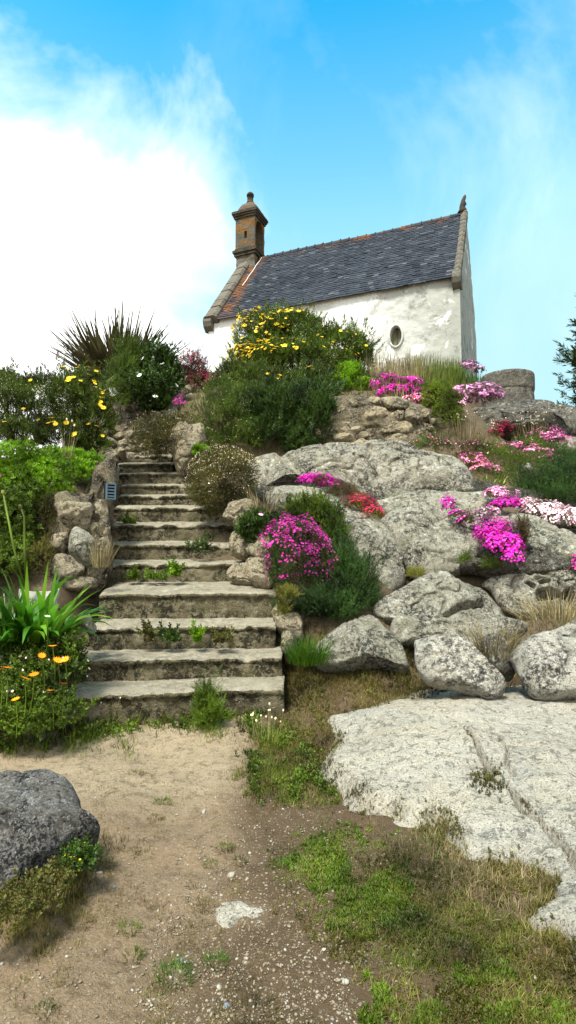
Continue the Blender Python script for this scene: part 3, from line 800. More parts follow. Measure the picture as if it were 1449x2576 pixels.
# ================================================================== GROUND
def axis_coords(lo, hi, step, far, k=1.35):
    c = list(np.arange(lo, hi, step)); s = step; x = c[-1]; up = []
    while x < far: s *= k; x += s; up.append(x)
    s = step; x = lo; dn = []
    while x > -far: s *= k; x -= s; dn.append(x)
    return np.array(dn[::-1] + c + up)
gx = axis_coords(-6.5, 7.5, .05, 3000); gy = np.concatenate([axis_coords(.6, 14, .05, 3000)])
X, Y = np.meshgrid(gx, gy); Z = height(X, Y)
nx, ny = len(gx), len(gy)
i, j = np.meshgrid(np.arange(nx-1), np.arange(ny-1)); a = (j * nx + i).ravel()
tag(obj('ground', mesh_np('ground', np.column_stack([X.ravel(), Y.ravel(), Z.ravel()]), np.column_stack([a, a+1, a+1+nx, a+nx]), M['ground'], smooth=True)), 'sandy earth path and hillside soil', None, None, 'structure')

# ================================================================== STEPS
z4 = lambda zx, zy: (134.2 + .463 * zx, 1073.6 + .463 * zy)
# front edge left/right (x in zoom units), centre row of front edge, centre row of tread back, riser foot row, skew, tread depth
ST = [((62, 1250), 1440, 1375, 1600, .17, .44), ((78, 1242), 1262, 1208, 1375, .13, .44), ((205, 1204), 1084, 1042, 1208, .09, .42),
      ((255, 1206), 903, 843, 1042, .06, .78), ((285, 1030), 742, 722, 843, .05, .40), ((300, 995), 638, 620, 722, .05, .38),
      ((310, 1000), 528, 516, 620, .03, .36), ((325, 940), 434, 425, 516, .0, .36), ((350, 900), 371, 366, 425, -.02, .34),
      ((360, 860), 314, 309, 366, -.02, .32), ((345, 800), 249, 246, 309, -.06, .30), ((335, 650), 197, 194, 246, -.06, .28), ((235, 640), 152, 149, 194, -.06, .8)]
Yf = 5.2; stairs = empty('stone_staircase', (0, 0, 0), 'worn concrete and stone garden steps climbing the bank towards the chapel', 'staircase')
b0 = None
for si, ((lx, rx), rf, rb, rfoot, skew, tread) in enumerate(ST):
    l, _ = z4(lx, 0); r_, _ = z4(rx, 0); pf = z4(0, rf)[1]; pb = z4(0, rb)[1]; pq = z4(0, rfoot)[1]; pc = (l + r_) / 2
    zc = float(P(pc, pf, Yf)[2]); zb = float(P(pc, pb, Yf + tread)[2]); zft = float(P(pc, pq, Yf)[2]); xc_ = float(P(pc, pf, Yf)[0])
    xl = float(P(l, pf, Yf)[0]); xr = float(P(r_, pf, Yf)[0])
    N = 90; u = np.linspace(0, 1, N); xs = xl + (xr - xl) * u
    h = zc - zft
    prof = [(-.01, -.35), (.012, -.02)] + [(.016 + .003 * k, (h - .055) * k / 6) for k in range(1, 7)] + [(.006, h - .040), (.010, h - .012), (.035, h - .001)] \
         + [(.04 + (tread - .04) * t, h + (zb - zc) * t) for t in np.linspace(.15, 1, 7)] + [(tread + .16, h + (zb - zc)), (tread + .16, -.35)]
    prof = np.array(prof); K = len(prof)
    V = np.zeros((N, K, 3)); V[..., 0] = xs[:, None]; V[..., 1] = Yf + prof[None, :, 0] + skew * (xs - xc_)[:, None]; V[..., 2] = zft + prof[None, :, 1]
    w = V.reshape(-1, 3)
    vec = np.stack([fbm(w * 3.5, 4, 11 + si), fbm(w * 3.5 + 9, 4, 31 + si), fbm(w * 3.0 + 3, 4, 51 + si)], -1) * np.array([.010, .013, .007])
    vec += np.stack([fbm(w * 19, 3, 71), fbm(w * 19 + 5, 3, 73), fbm(w * 19 + 8, 3, 75)], -1) * np.array([.004, .011, .006])
    # chipped arris
    chip = np.clip(fbm(np.column_stack([w[:, 0] * 6, w[:, 0] * 0 + si, w[:, 0] * 0]), 3, 91) - .12, 0, 1) * .05
    edge = np.zeros(K); edge[7:12] = [.4, .9, 1, .8, .3]
    vec[:, 1] += chip * np.tile(edge, N); vec[:, 2] -= chip * .7 * np.tile(edge, N)
    side = np.exp(-np.minimum(u, 1 - u) * (xr - xl) / .04); vec[:, 2] -= np.repeat(side, K) * .02 * np.tile(edge > 0, N)
    w = w + vec
    ii, jj = np.meshgrid(np.arange(N-1), np.arange(K-1), indexing='ij'); q0 = (ii * K + jj).ravel()
    quads = np.column_stack([q0, q0+K, q0+K+1, q0+1])
    ends = [np.arange(K)[None, :], (np.arange(K) + (N-1)*K)[None, ::-1]]
    o0 = w.mean(0)
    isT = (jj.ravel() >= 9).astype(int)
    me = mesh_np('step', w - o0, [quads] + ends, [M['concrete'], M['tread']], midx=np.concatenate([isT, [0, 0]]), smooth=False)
    me.polygons.foreach_set('use_smooth', np.concatenate([np.ones(len(quads)), [0, 0]]).astype(bool))
    obj('step', me, stairs, o0)
    ST[si] = dict(xl=xl, xr=xr, Y=Yf, z=zc, zb=zb, zf=zft, tread=tread, skew=skew, xc=xc_)
    Yf += tread

# ================================================================== CHAPEL
TH = R(22.77); wd = np.array([-math.cos(TH), math.sin(TH)]); dd = np.array([math.sin(TH), math.cos(TH)])
CN = np.array([5.503, 18.0]); CL, CW, ZB = 9.25, 5.96, 6.5
HE, HR = 1.5 + 9.05 - ZB, 1.5 + 12.74 - ZB
ORI = CN + wd * CL / 2 + dd * CW / 2
chapel = empty('chapel', (ORI[0], ORI[1], ZB), 'small whitewashed stone chapel with slate roof and bell tower on the hilltop', 'chapel', rz=-TH)
# local coordinates: x along the long wall (-CL/2 left end .. CL/2 right end), y depth (-CW/2 near wall), z up
def loc_at(px, py, y):
    """local (x, z) of a pixel on the vertical plane local y = const"""
    P0 = np.array([*(ORI + dd * y), 0.0]); n = np.array([dd[0], dd[1], 0]); w = on_plane(np.array([px]), np.array([py]), P0, n)[0]
    return float((w[:2] - ORI) @ -wd), float(w[2] - ZB)
def locy_at(px, py, x):
    P0 = np.array([*(ORI - wd * x), 0.0]); n = np.array([wd[0], wd[1], 0]); w = on_plane(np.array([px]), np.array([py]), P0, n)[0]
    return float((w[:2] - ORI) @ dd), float(w[2] - ZB)
hx, hy = CL/2, CW/2
wx, wz = loc_at(996, 846, -hy); wrx = loc_at(1010.5, 846, -hy)[0] - wx; wrz = wz - loc_at(996, 871, -hy)[1]

def ring_plate(x0, x1, z0, z1, hole, rings=34, dens=.12):
    """rectangle in x,z with a hole (list of x,z), as one grid of rings; returns verts (x,z), quads"""
    hole = np.asarray(hole, float); n = len(hole); c = hole.mean(0); out = []
    for p in hole:
        d = p - c; t = 9e9
        for k, lo, hi in ((0, x0, x1), (1, z0, z1)):
            if abs(d[k]) > 1e-9: t = min(t, ((hi if d[k] > 0 else lo) - c[k]) / d[k])
        out.append(c + d * t)
    out = np.array(out)
    for cor in ((x0, z0), (x1, z0), (x1, z1), (x0, z1)):
        k = np.argmin(np.linalg.norm(out - np.array(cor), axis=1)); out[k] = cor
    s = np.linspace(0, 1, rings) ** 1.6
    V = hole[None] * (1 - s)[:, None, None] + out[None] * s[:, None, None]
    i = np.arange(n); f = [np.column_stack([k*n+i, k*n+(i+1) % n, (k+1)*n+(i+1) % n, (k+1)*n+i]) for k in range(rings-1)]
    return V.reshape(-1, 2), np.concatenate(f)

th = np.linspace(0, 2*np.pi, 240, endpoint=False)
oval = np.column_stack([wx + wrx * np.sign(np.cos(th)) * np.abs(np.cos(th)) ** 1.0, wz + wrz * np.sin(th)])
V2, Q2 = ring_plate(-hx, hx, -2.0, HE, oval, 60)
V3 = np.column_stack([V2[:, 0], np.full(len(V2), -hy), V2[:, 1]])
fade = sstep(np.minimum(np.minimum(V3[:, 0] + hx, hx - V3[:, 0]) / .25, np.hypot((V3[:, 0]-wx) / wrx, (V3[:, 2]-wz) / wrz) - 1.0))
V3[:, 1] += fbm(V3 * 1.1, 4, 3) * .035 * fade + fbm(V3 * 5, 3, 8) * .010 * fade
wb = [V3]; fb = [Q2]
nO = len(oval); rv = np.concatenate([np.column_stack([oval[:, 0], np.full(nO, -hy + d_), oval[:, 1]]) for d_ in (0, .3)])
ii = np.arange(nO); wb.append(rv); fb.append(np.column_stack([ii, ii+nO, (ii+1) % nO + nO, (ii+1) % nO]) + len(V3))
# gables and back wall as grids
def gable(x):
    ys = np.linspace(-hy, hy, 81); k = 60; V = []
    for y_ in ys:
        top = HE + (HR - HE) * (1 - abs(y_) / hy) - .02
        for t in np.linspace(0, 1, k): V.append((x, y_, -2 + (top + 2) * t))
    V = np.array(V); V[:, 0] += (fbm(V * 1.2, 4, 21) * .03 + fbm(V * 5, 3, 25) * .01) * sstep((hy - np.abs(V[:, 1])) / .25)
    a_, b_ = np.meshgrid(np.arange(80), np.arange(k-1), indexing='ij'); q_ = (a_*k+b_).ravel()
    return V, np.column_stack([q_, q_+k, q_+k+1, q_+1])
off = len(V3) + len(rv)
for x_ in (-hx, hx):
    v_, q_ = gable(x_); wb.append(v_); fb.append(q_ + off); off += len(v_)
bk = np.array([(-hx, hy, -2), (hx, hy, -2), (hx, hy, HE), (-hx, hy, HE)]); wb.append(bk); fb.append(np.array([[0, 1, 2, 3]]) + off)
obj('wall', mesh_np('wall', np.concatenate(wb), np.concatenate(fb), M['wash'], smooth=True), chapel)

# oval window: raised plaster surround, pane board, centre bar
win = MB(); n_ = 64; t_ = np.linspace(0, 2*np.pi, n_, endpoint=False)
prof = [(1.0, .015), (1.0, -.035), (1.06, -.05), (1.25, -.05), (1.34, -.03), (1.36, .02)]
fv = np.concatenate([np.column_stack([wx + wrx*k*np.cos(t_) + .0, np.full(n_, -hy + d_), wz + (wrz + wrx*(k-1))*np.sin(t_)]) for k, d_ in prof])
win.add(fv, [(k*n_+i, k*n_+(i+1) % n_, (k+1)*n_+(i+1) % n_, (k+1)*n_+i) for k in range(len(prof)-1) for i in range(n_)])
wo = win.build('window', M['wash'], chapel, smooth=True); wo['label'] = 'small oval window with pale plaster surround'
pv = np.column_stack([wx + wrx*1.02*np.cos(t_), np.full(n_, -hy + .20), wz + wrz*1.02*np.sin(t_)])
pm = MB(); pm.add(pv, [tuple(range(n_))]); pm.build('pane', M['shutter'], wo)
bm_ = MB(); bm_.box((wx-.022, -hy+.15, wz-wrz*.97), (wx+.022, -hy+.198, wz+wrz*.97)); bm_.build('window_bar', plain('dark_olive_bar', (.06, .06, .035), .7), wo, bevel=.005)

# roof: every slate a thin tilted plate, on a solid deck
RX0, RX1 = -hx + .42, hx - .18
SL = math.hypot(HR - HE, hy); ang = math.atan2(HR - HE, hy)
def roof_pt(x, s, h, side):
    """s metres up the slope from the wall line, h above it"""
    y = -hy + s * math.cos(ang) - h * math.sin(ang); z = HE + s * math.sin(ang) + h * math.cos(ang)
    z += .030 * math.sin(x * .9 + .6) * math.sin(max(0, s) * .9) + .007 * math.sin(x * 2.3 + s)
    return (x, y if side < 0 else -y, z)
rm = MB()
for side in (-1, 1):
    ks = np.linspace(-.16, SL, 14); xs_ = np.linspace(RX0, RX1, 40)
    dv = [roof_pt(x, s, .03, side) for x in xs_ for s in ks]
    rm.add(dv, [(a*14+b, (a+1)*14+b, (a+1)*14+b+1, a*14+b+1) for a in range(39) for b in range(13)])
    rows = 34; pitch_ = (SL + .16) / rows
    for r_ in range(rows):
        s0 = -.18 + r_ * pitch_; x = RX0 - rng.uniform(0, .15)
        while x < RX1:
            w_ = rng.uniform(.15, .27); xa, xb = max(x, RX0), min(x + w_ - .006, RX1); x += w_
            if xb - xa < .03: continue
            j0, j1 = rng.normal(0, .007, 2); ds = rng.normal(0, .007); t0 = .062 + rng.uniform(0, .014) + max(0, rng.normal(0, .006)); lo = s0 + ds
            hi = min(s0 + pitch_ * 1.6, SL + .02); tk = rng.uniform(.012, .022)
            v_ = [roof_pt(xa, lo + j0, t0, side), roof_pt(xb, lo + j1, t0, side), roof_pt(xb, hi, .045, side), roof_pt(xa, hi, .045, side),
                  roof_pt(xa, lo + j0, t0 - tk, side), roof_pt(xb, lo + j1, t0 - tk, side)]
            rm.add(v_, [(0, 1, 2, 3), (4, 5, 1, 0), (4, 0, 3), (5, 2, 1)])
roof = rm.build('roof', M['slate'], chapel)
# eave shadow board
# ridge: overlapping half-round tiles with mortar crests
rg_ = MB(); x = RX0
while x < RX1 - .05:
    w_ = min(.36 + rng.uniform(-.02, .02), RX1 - x); xx = np.array([x, x + w_*.93, x + w_*.94, x + w_*1.02]); rad = np.array([.14, .145, .17, .17]) + rng.uniform(-.008, .008)
    th_ = np.linspace(-.15, np.pi + .15, 9); zc_ = HR + .005 + .03 * math.sin(x * .9 + .6) * math.sin(SL * .9)
    v_ = [(a, -math.cos(t) * r_, zc_ - .05 + math.sin(t) * r_) for a, r_ in zip(xx, rad) for t in th_]
    rg_.add(v_, [(k*9+i, k*9+i+1, (k+1)*9+i+1, (k+1)*9+i) for k in range(3) for i in range(8)] + [tuple(range(9)), tuple(range(27, 36))])
    x += w_
rg_.build('ridge_tiles', M['slate'], roof)
# copings on the gables
def coping(x0, x1, h, seg, mat, rnd):
    mb = MB()
    for side in (-1, 1):
        s = -.12 if side < 0 or x1 < 0 else .05
        while s < SL + .05:
            X1, HH = (x1, h) if side < 0 or x1 < 0 else (x1 - .09, .04)
            L_ = min(seg * rng.uniform(.8, 1.2), SL + .08 - s); e = s + L_ - .012; j = rng.uniform(-.012, .012, 6)
            prof_ = [(x0, -.12), (x0, HH*.62), (x0 + .06, HH), (X1 - .08, HH + .02), (X1, HH*.6), (X1, -.12)]
            v_ = [roof_pt(px_ + j[k], s_, hh + j[k] * .7 + (.02 * rnd if s_ > s + .01 and s_ < e - .01 else 0), side) for s_ in (s, s + L_*.2, e - L_*.2, e) for k, (px_, hh) in enumerate(prof_)]
            mb.add(v_, [(a*6+k, a*6+(k+1) % 6, (a+1)*6+(k+1) % 6, (a+1)*6+k) for a in range(3) for k in range(6)] + [tuple(range(6)), tuple(range(18, 24))])
            s += L_
    return mb.build('gable_coping', mat, chapel, bevel=.02)
cl = coping(-hx - .10, -hx + .42, .20, .62, M['coping'], 1)
cr = coping(hx - .18, hx + .04, .11, .34, M['coping'], 2.2)
def kneeler(x0, x1, par):
    for side in ((-1, 1) if x0 < 0 else (-1,)):
        mb = MB(); y0 = -hy - .17; y1 = -hy + .22
        pts = [(y0, HE - .30), (y0 - .05, HE - .12), (y0 - .02, HE + .02), (y1 - .25, HE + .16), (y1, HE + .02), (y1, HE - .42), (y0 + .14, HE - .46)]
        v_ = [(x_, p_[0] * (1 if side < 0 else -1), p_[1]) for x_ in (x0, x1) for p_ in pts]; m_ = len(pts)
        mb.add(v_, [tuple(range(m_)), tuple(range(m_, 2*m_))[::-1]] + [(k, (k+1) % m_, (k+1) % m_ + m_, k + m_) for k in range(m_)])
        mb.build('kneeler', M['coping'], par, bevel=.03)
kneeler(-hx - .12, -hx + .22, cl); kneeler(hx - .22, hx + .06, cr)
# curved finial on the right-hand apex
fx = hx - .10
cv = np.array([(fx - .04, 0, HR + .1), (fx - .03, 0, HR + .25), (fx - .05, 0, HR + .36), (fx + .0, 0, HR + .46), (fx - .01, 0, HR + .58), (fx + .05, 0, HR + .72), (fx + .075, 0, HR + .80)])
fm = MB(); fm.add(*tube(cv, [.20, .13, .10, .115, .075, .06, .02], 10)); fm.build('finial', M['cap'], chapel, smooth=True)
# cable down the slates by the tower
cbm = MB(); cbx = loc_at(655, 655, -.25)[0]; cbx2 = loc_at(604, 748, -1.6)[0]
cbm.add(*tube(np.array([roof_pt(cbx + (cbx2 - cbx) * t * .55 + .012 * math.sin(t * 17), SL - .1 - t * 2.35, .098, -1) for t in np.linspace(0, 1, 14)]), .017, 6)); cbm.build('lightning_cable', M['cable'], chapel)

# bell tower
ty0 = -.50
tx0 = loc_at(592.5, 600, ty0)[0]; tx1 = loc_at(641, 600, ty0)[0]; ty1 = locy_at(665, 600, tx1)[0]
zb1 = loc_at(640, 634, ty0)[1]; zb2 = loc_at(640, 617, ty0)[1]; zt1 = loc_at(640, 541, ty0)[1]; zt2 = loc_at(640, 525, ty0)[1]
twr = bpy.data.objects.new('bell_tower', None); COL.objects.link(twr); twr.parent = chapel; twr.empty_display_size = .2
twr['label'] = 'square bell tower crusted with orange lichen'
def rough_box(mb, lo, hi, n=12, amp=.015, m=0, skip=()):
    """box as six displaced grids"""
    lo = np.array(lo, float); hi = np.array(hi, float)
    for ax in range(3):
        for s in (0, 1):
            u, v = [k for k in range(3) if k != ax]; g = np.linspace(0, 1, n); A, B = np.meshgrid(g, g, indexing='ij')
            p = np.zeros((n, n, 3)); p[..., ax] = (lo, hi)[s][ax]; p[..., u] = lo[u] + (hi-lo)[u]*A; p[..., v] = lo[v] + (hi-lo)[v]*B
            w = p.reshape(-1, 3); w = w + amp * np.stack([fbm(w*4, 3, 1), fbm(w*4+7, 3, 2), fbm(w*4+13, 3, 3)], -1)
            mb.add(w, [(a*n+b, (a+1)*n+b, (a+1)*n+b+1, a*n+b+1) for a in range(n-1) for b in range(n-1)], m)
mb = MB(); rough_box(mb, (tx0 + .02, ty0 + .02, HR - 1.7), (tx1 - .02, ty1 - .02, zb1 + .02), 26, .03); mb.build('tower_base', M['coping'], twr, smooth=True)
mb = MB(); wt = .11; zc1 = zt1 + .02; zc0 = zb2 - .02; tyc = (ty0 + ty1)/2; half = (ty1 - ty0)/2 - wt; spring = zc1 - .08 - half
for s in (-1, 1):
    ya, yb = (ty0, ty0 + wt) if s < 0 else (ty1 - wt, ty1)
    if s < 0:
        sx_, sz_ = loc_at(618, 590, ty0)                                # the small slit in the near side
        hol = np.array([(sx_ + .065*math.copysign(1, math.cos(t))*abs(math.cos(t))**.5, sz_ + .16*math.copysign(1, math.sin(t))*abs(math.sin(t))**.5) for t in np.linspace(0, 2*np.pi, 64, endpoint=False)])
        hv, hq = ring_plate(tx0, tx1, zc0, zc1, hol, 16)
        fr = np.column_stack([hv[:, 0], np.full(len(hv), ya), hv[:, 1]]); fr[:, 1] += fbm(fr * 4, 3, 2) * .012
        mb.add(fr, [tuple(q) for q in hq]); bk_ = fr.copy(); bk_[:, 1] = yb; mb.add(bk_, [tuple(q[::-1]) for q in hq])
        rr = np.concatenate([np.column_stack([hol[:, 0], np.full(64, y_), hol[:, 1]]) for y_ in (ya, yb)]); mb.add(rr, [(k, (k+1) % 64, (k+1) % 64+64, k+64) for k in range(64)])
        for x_ in (tx0, tx1): mb.add([(x_, ya, zc0), (x_, yb, zc0), (x_, yb, zc1), (x_, ya, zc1)], [(0, 1, 2, 3)])
    else: rough_box(mb, (tx0, ya, zc0), (tx1, yb, zc1), 14, .015)
# arch head filling between the two side walls
na = 16; th_ = np.linspace(np.pi, 0, na); arch = [(tyc + half*math.cos(t), spring + half*math.sin(t)) for t in th_]
for x_, fl_ in ((tx0, 1), (tx1, -1)):
    v_ = [(x_, a, z) for a, z in arch] + [(x_, a, zc1) for a, z in arch]; mb.add(v_, [(k, k+1, na+k+1, na+k)[::fl_] for k in range(na-1)])
v_ = [(x_, a, z) for x_ in (tx0, tx1) for a, z in arch]; mb.add(v_, [(k, k+1, na+k+1, na+k) for k in range(na-1)])
mb.build('belfry', M['tower'], twr)
def cornice(z0, z1, out, steps, name='cornice'):
    mb = MB(); k = len(steps)
    for i, (t0, t1, o) in enumerate(steps):
        rough_box(mb, (tx0 - out*o, ty0 - out*o, z0 + (z1-z0)*t0), (tx1 + out*o, ty1 + out*o, z0 + (z1-z0)*t1), 12, .014)
    mb.build(name, M['cap'], twr, smooth=False)
cornice(zb1 - .03, zb2, .10, [(0, .38, .5), (.38, .74, 1.0), (.74, 1, .35)])
cornice(zt1, zt2 + .01, .13, [(0, .32, .4), (.32, .62, .7), (.62, 1, 1.0)])
# cushion dome and its little chimney-shaped top
tcx, tcy = (tx0+tx1)/2, (ty0+ty1)/2; sx0, sy0 = (tx1-tx0)/2 + .02, (ty1-ty0)/2 + .02; hd = .60
def sq_ring(kx, z, p=4.5, n=32): return [(tcx + sx0*kx*math.copysign(abs(math.cos(t))**(2/p), math.cos(t)), tcy + sy0*kx*math.copysign(abs(math.sin(t))**(2/p), math.sin(t)), z) for t in np.linspace(0, 2*np.pi, n, endpoint=False)]
mb = MB(); zz = zt2 + .01; rr = []
for t in np.linspace(0, 1, 10): rr += sq_ring(max(.05, (1 - t**2.2) ** .62), zz + hd * t, 4.5 - 2.0*t)
rr = np.array(rr); rr += .02 * np.stack([fbm(rr*5, 3, 1), fbm(rr*5+5, 3, 2), fbm(rr*5+9, 3, 3)], -1)
mb.add(rr, [(k*32+i, k*32+(i+1) % 32, (k+1)*32+(i+1) % 32, (k+1)*32+i) for k in range(9) for i in range(32)] + [tuple(range(288, 320))]); mb.build('dome', M['tower'], twr, smooth=True)
mb = MB(); z0 = zz + hd - .05
mb.add(*tube(np.array([(tcx, tcy, z0 + q) for q in (0, .08, .13, .36, .37, .45, .5, .56)]), [.20, .17, .135, .13, .16, .16, .13, .06], 14)); mb.build('tower_finial', M['cap'], twr, smooth=True)
# the scroll stone where the tower meets the ridge
mb = MB(); mb.add(*tube(np.array([(tx1 + .0, .28, HR - .02), (tx1 + .18, .28, HR + .10), (tx1 + .30, .28, HR + .06)]), [.16, .17, .08], 10)); mb.build('scroll_stone', M['coping'], twr, smooth=True)

# ================================================================== ROCKS
def conv(ox, oy, k): return lambda pts: [(ox + k*x, oy + k*y) for x, y in pts]
Z2 = conv(0, 738, .463); Z3 = conv(604, 872, .5835); Z4 = conv(134.2, 1073.6, .463); Z5 = conv(604, 1275, .5835); Z7 = conv(0, 1771.5, .5); Z8 = conv(724.5, 1677.5, .5)
ZW = conv(805.2, 926, .2779); ZR = conv(1127.3, 912.6, .2223); Z6 = conv(0, 1100.4, .3023)

SLAB = Z8([(185,315),(230,280),(390,255),(520,200),(600,180),(740,145),(900,140),(1080,135),(1180,95),(1449,115),(1900,110),(2300,500),(2200,1500),(1800,1800),(1560,1640),(1449,1540),(1390,1450),(1350,1395),(1280,1385),(1185,1325),(1215,1270),(1290,1210),(1335,1130),(1335,1080),(1250,1055),(1180,1000),(1110,1035),(1000,1020),(900,970),(830,870),(770,800),(660,820),(590,780),(500,720),(360,725),(280,640),(190,540),(240,470),(260,420),(190,350)])
def seg_dist(p, L, closed=False):
    L = np.asarray(L); d = np.full(len(p), 9e9); n = len(L)
    for j in range(n if closed else n - 1):
        a_, b_ = L[j], L[(j+1) % n]; e = b_ - a_; t = np.clip(((p - a_) @ e) / (e @ e + 1e-12), 0, 1)
        d = np.minimum(d, np.linalg.norm(p - a_ - t[:, None] * e, axis=1))
    return d
def flat_outcrop(name, label, poly, cracks, mat, step=.011, lip=.07, dome=.16, slope=(.035, .012), seed=1):
    """low outcrop: a height field that sinks into the earth all round"""
    sp_ = smooth_poly(poly, 260); n0 = np.array([-slope[0], -slope[1], 1.0]); c0 = np.array([1.4, 3.9, .035])
    q = on_plane(sp_[:, 0], sp_[:, 1], c0, n0)[:, :2]
    lo, hi = q.min(0) - .2, q.max(0) + .2
    gx_, gy_ = np.arange(lo[0], hi[0], step), np.arange(lo[1], hi[1], step); X_, Y_ = np.meshgrid(gx_, gy_); p = np.column_stack([X_.ravel(), Y_.ravel()])
    p3 = np.column_stack([p, np.zeros(len(p))])
    d = seg_dist(p, q[::2], True) * np.where(inside(p, q[::2]), 1, -1) + fbm(p3 * 5, 4, seed) * .035
    base = c0[2] + slope[0] * (p[:, 0] - c0[0]) + slope[1] * (p[:, 1] - c0[1])
    z = base + lip * np.clip(d / .05 + .2, -1.6, 1) ** 1 + dome * (1 - np.exp(-np.maximum(d, 0) / .55)) + .05 * fbm(p3 * .9, 3, seed + 3) + .016 * fbm(p3 * 4, 4, seed + 5) + .006 * fbm(p3 * 17, 3, seed + 7)
    for line, wd_, dep in cracks:
        L_ = np.asarray(line, float); l2 = on_plane(L_[:, 0], L_[:, 1], c0, n0)[:, :2]
        dj = seg_dist(p + np.column_stack([fbm(p3 * 7, 3, 2), fbm(p3 * 7 + 5, 3, 2)]) * .022, l2)
        z -= dep * np.exp(-(dj / wd_) ** 6)
    gm = bpy.data.objects['ground'].data; gco = np.zeros(len(gm.vertices) * 3, np.float32); gm.vertices.foreach_get('co', gco); gco = gco.reshape(-1, 3)
    sel = np.where((gco[:, 0] > lo[0]) & (gco[:, 0] < hi[0]) & (gco[:, 1] > lo[1]) & (gco[:, 1] < hi[1]))[0]; gp_ = gco[sel, :2].astype(float)
    gd = seg_dist(gp_, q[::2], True) * np.where(inside(gp_, q[::2]), 1, -1); gco[sel, 2] -= .18 * sstep((gd - .06) / .12); gm.vertices.foreach_set('co', gco.ravel()); gm.update()
    global slab_z
    slab_z = lambda q: z[np.clip(np.rint((q[:, 1] - lo[1]) / step).astype(int), 0, len(gy_)-1) * len(gx_) + np.clip(np.rint((q[:, 0] - lo[0]) / step).astype(int), 0, len(gx_)-1)]
    keep = d > -.10; ny_, nx_ = X_.shape
    kk = keep.reshape(ny_, nx_); f = kk[:-1, :-1] & kk[1:, :-1] & kk[:-1, 1:] & kk[1:, 1:]
    j_, i_ = np.where(f); a_ = j_ * nx_ + i_; Q_ = np.column_stack([a_, a_+1, a_+1+nx_, a_+nx_])
    used = np.unique(Q_); mp_ = np.full(len(p), -1); mp_[used] = np.arange(len(used)); w = np.column_stack([p, z])[used]; o0 = w.mean(0)
    return tag(obj(name, mesh_np(name, w - o0, mp_[Q_], M[mat], smooth=True), None, o0), label, 'rock')
flat_outcrop('granite_outcrop', 'broad pale cream granite slab with a long dark crack beside the grass', SLAB,
     [(Z8([(870,470),(940,525),(985,590),(1030,660),(1060,700),(1110,720),(1170,790),(1250,860),(1330,930),(1380,990),(1449,1070),(1600,1230)]), .016, .24),
      (Z8([(1070,500),(1105,540),(1110,620),(1135,680)]), .012, .08), (Z8([(770,565),(860,590)]), .012, .06), (Z8([(345,340),(375,420),(375,490)]), .014, .03),
      (Z8([(1180,190),(1300,215),(1449,250),(1700,300)]), .02, .10), (Z8([(1090,530),(1180,545),(1260,560)]), .025, .02)], 'slab', seed=4)
rock('boulder', 'dark speckled grey boulder at the lower left corner beside the sandy path',
     Z7([(0,335),(60,385),(130,400),(230,420),(310,460),(360,510),(400,580),(470,650),(400,690),(350,700),(290,770),(200,850),(130,890),(100,930),(0,985),(-200,1000),(-420,820),(-330,430),(-150,330)]),
     2.95, 62, .26, 'darkg', yaw=14, N=220, K=60, amp=.8, seed=12, facets=5, P0=P(20, 2090, 2.72), cat='boulder')
rock('flat_stone', 'flat pale stone half buried in the brown gravelly earth', Z7([(1075,1070),(1120,1020),(1200,1015),(1260,1050),(1340,1060),(1365,1100),(1340,1150),(1240,1175),(1160,1170),(1100,1130)]),
     0, 0, .05, 'slab', P0=G(610, 2290)[0] + np.array([0, 0, -.004]), n=(0, -.03, 1), N=90, K=20, amp=.5, seed=3, facets=2, back=.1, cat='stone')
rock('boulder', 'small white boulder flecked with black lichen, leaning on the grass above the cream slab',
     Z5([(768,575),(800,550),(860,543),(930,560),(980,590),(1030,650),(1100,710),(1160,750),(1150,795),(1080,810),(960,775),(840,750),(790,705),(775,640)]), 5.15, 35, .24, 'white', yaw=-10, N=140, K=40, amp=.8, seed=5, cat='boulder')
rock('boulder', 'rounded pale boulder at the right edge with dry grass hanging over it', Z5([(1200,600),(1260,570),(1340,555),(1449,505),(1600,460),(1700,640),(1620,770),(1449,785),(1320,785),(1260,745),(1220,660)]), 5.05, 40, .3, 'white', N=140, K=40, amp=.8, seed=6, cat='boulder')
rock('stone', 'small dark green stone wedged between the two pale boulders', Z5([(1050,570),(1110,555),(1160,595),(1185,660),(1195,715),(1120,710),(1065,640)]), 5.45, 35, .15, 'brownrock', N=80, K=22, seed=7)
rock('boulder', 'low grey boulder with pale lichen rosettes at the foot of the bank', Z5([(330,600),(370,550),(420,490),(480,455),(540,460),(590,500),(640,570),(690,620),(710,690),(600,670),(480,665),(350,660)]), 5.85, 42, .28, 'grey', N=130, K=36, seed=8, amp=.9, cat='boulder')
rock('boulder', 'large lichen-crusted grey boulder with a dark slit in its lower face',
     Z5([(598,425),(640,370),(720,320),(800,275),(880,256),(960,260),(1040,300),(1110,345),(1165,420),(1155,475),(1080,508),(1000,530),(930,530),(850,512),(760,492),(640,462)]), 6.4, 42, .36, 'grey', N=200, K=56, seed=9, amp=.9, cat='boulder',
     cracks=[(Z5([(890,480),(960,455),(1020,445),(1050,425)]), .028, .25), (Z5([(1000,300),(1060,380),(1080,470)]), .012, .03)])
rock('rock_ledge', 'narrow grey ledge of rock under the lichen-crusted boulder', Z5([(670,490),(740,492),(850,520),(930,538),(1080,515),(1160,480),(1230,520),(1120,580),(1000,625),(900,615),(760,580),(690,570)]), 6.1, 40, .22, 'grey', N=120, K=30, seed=10)
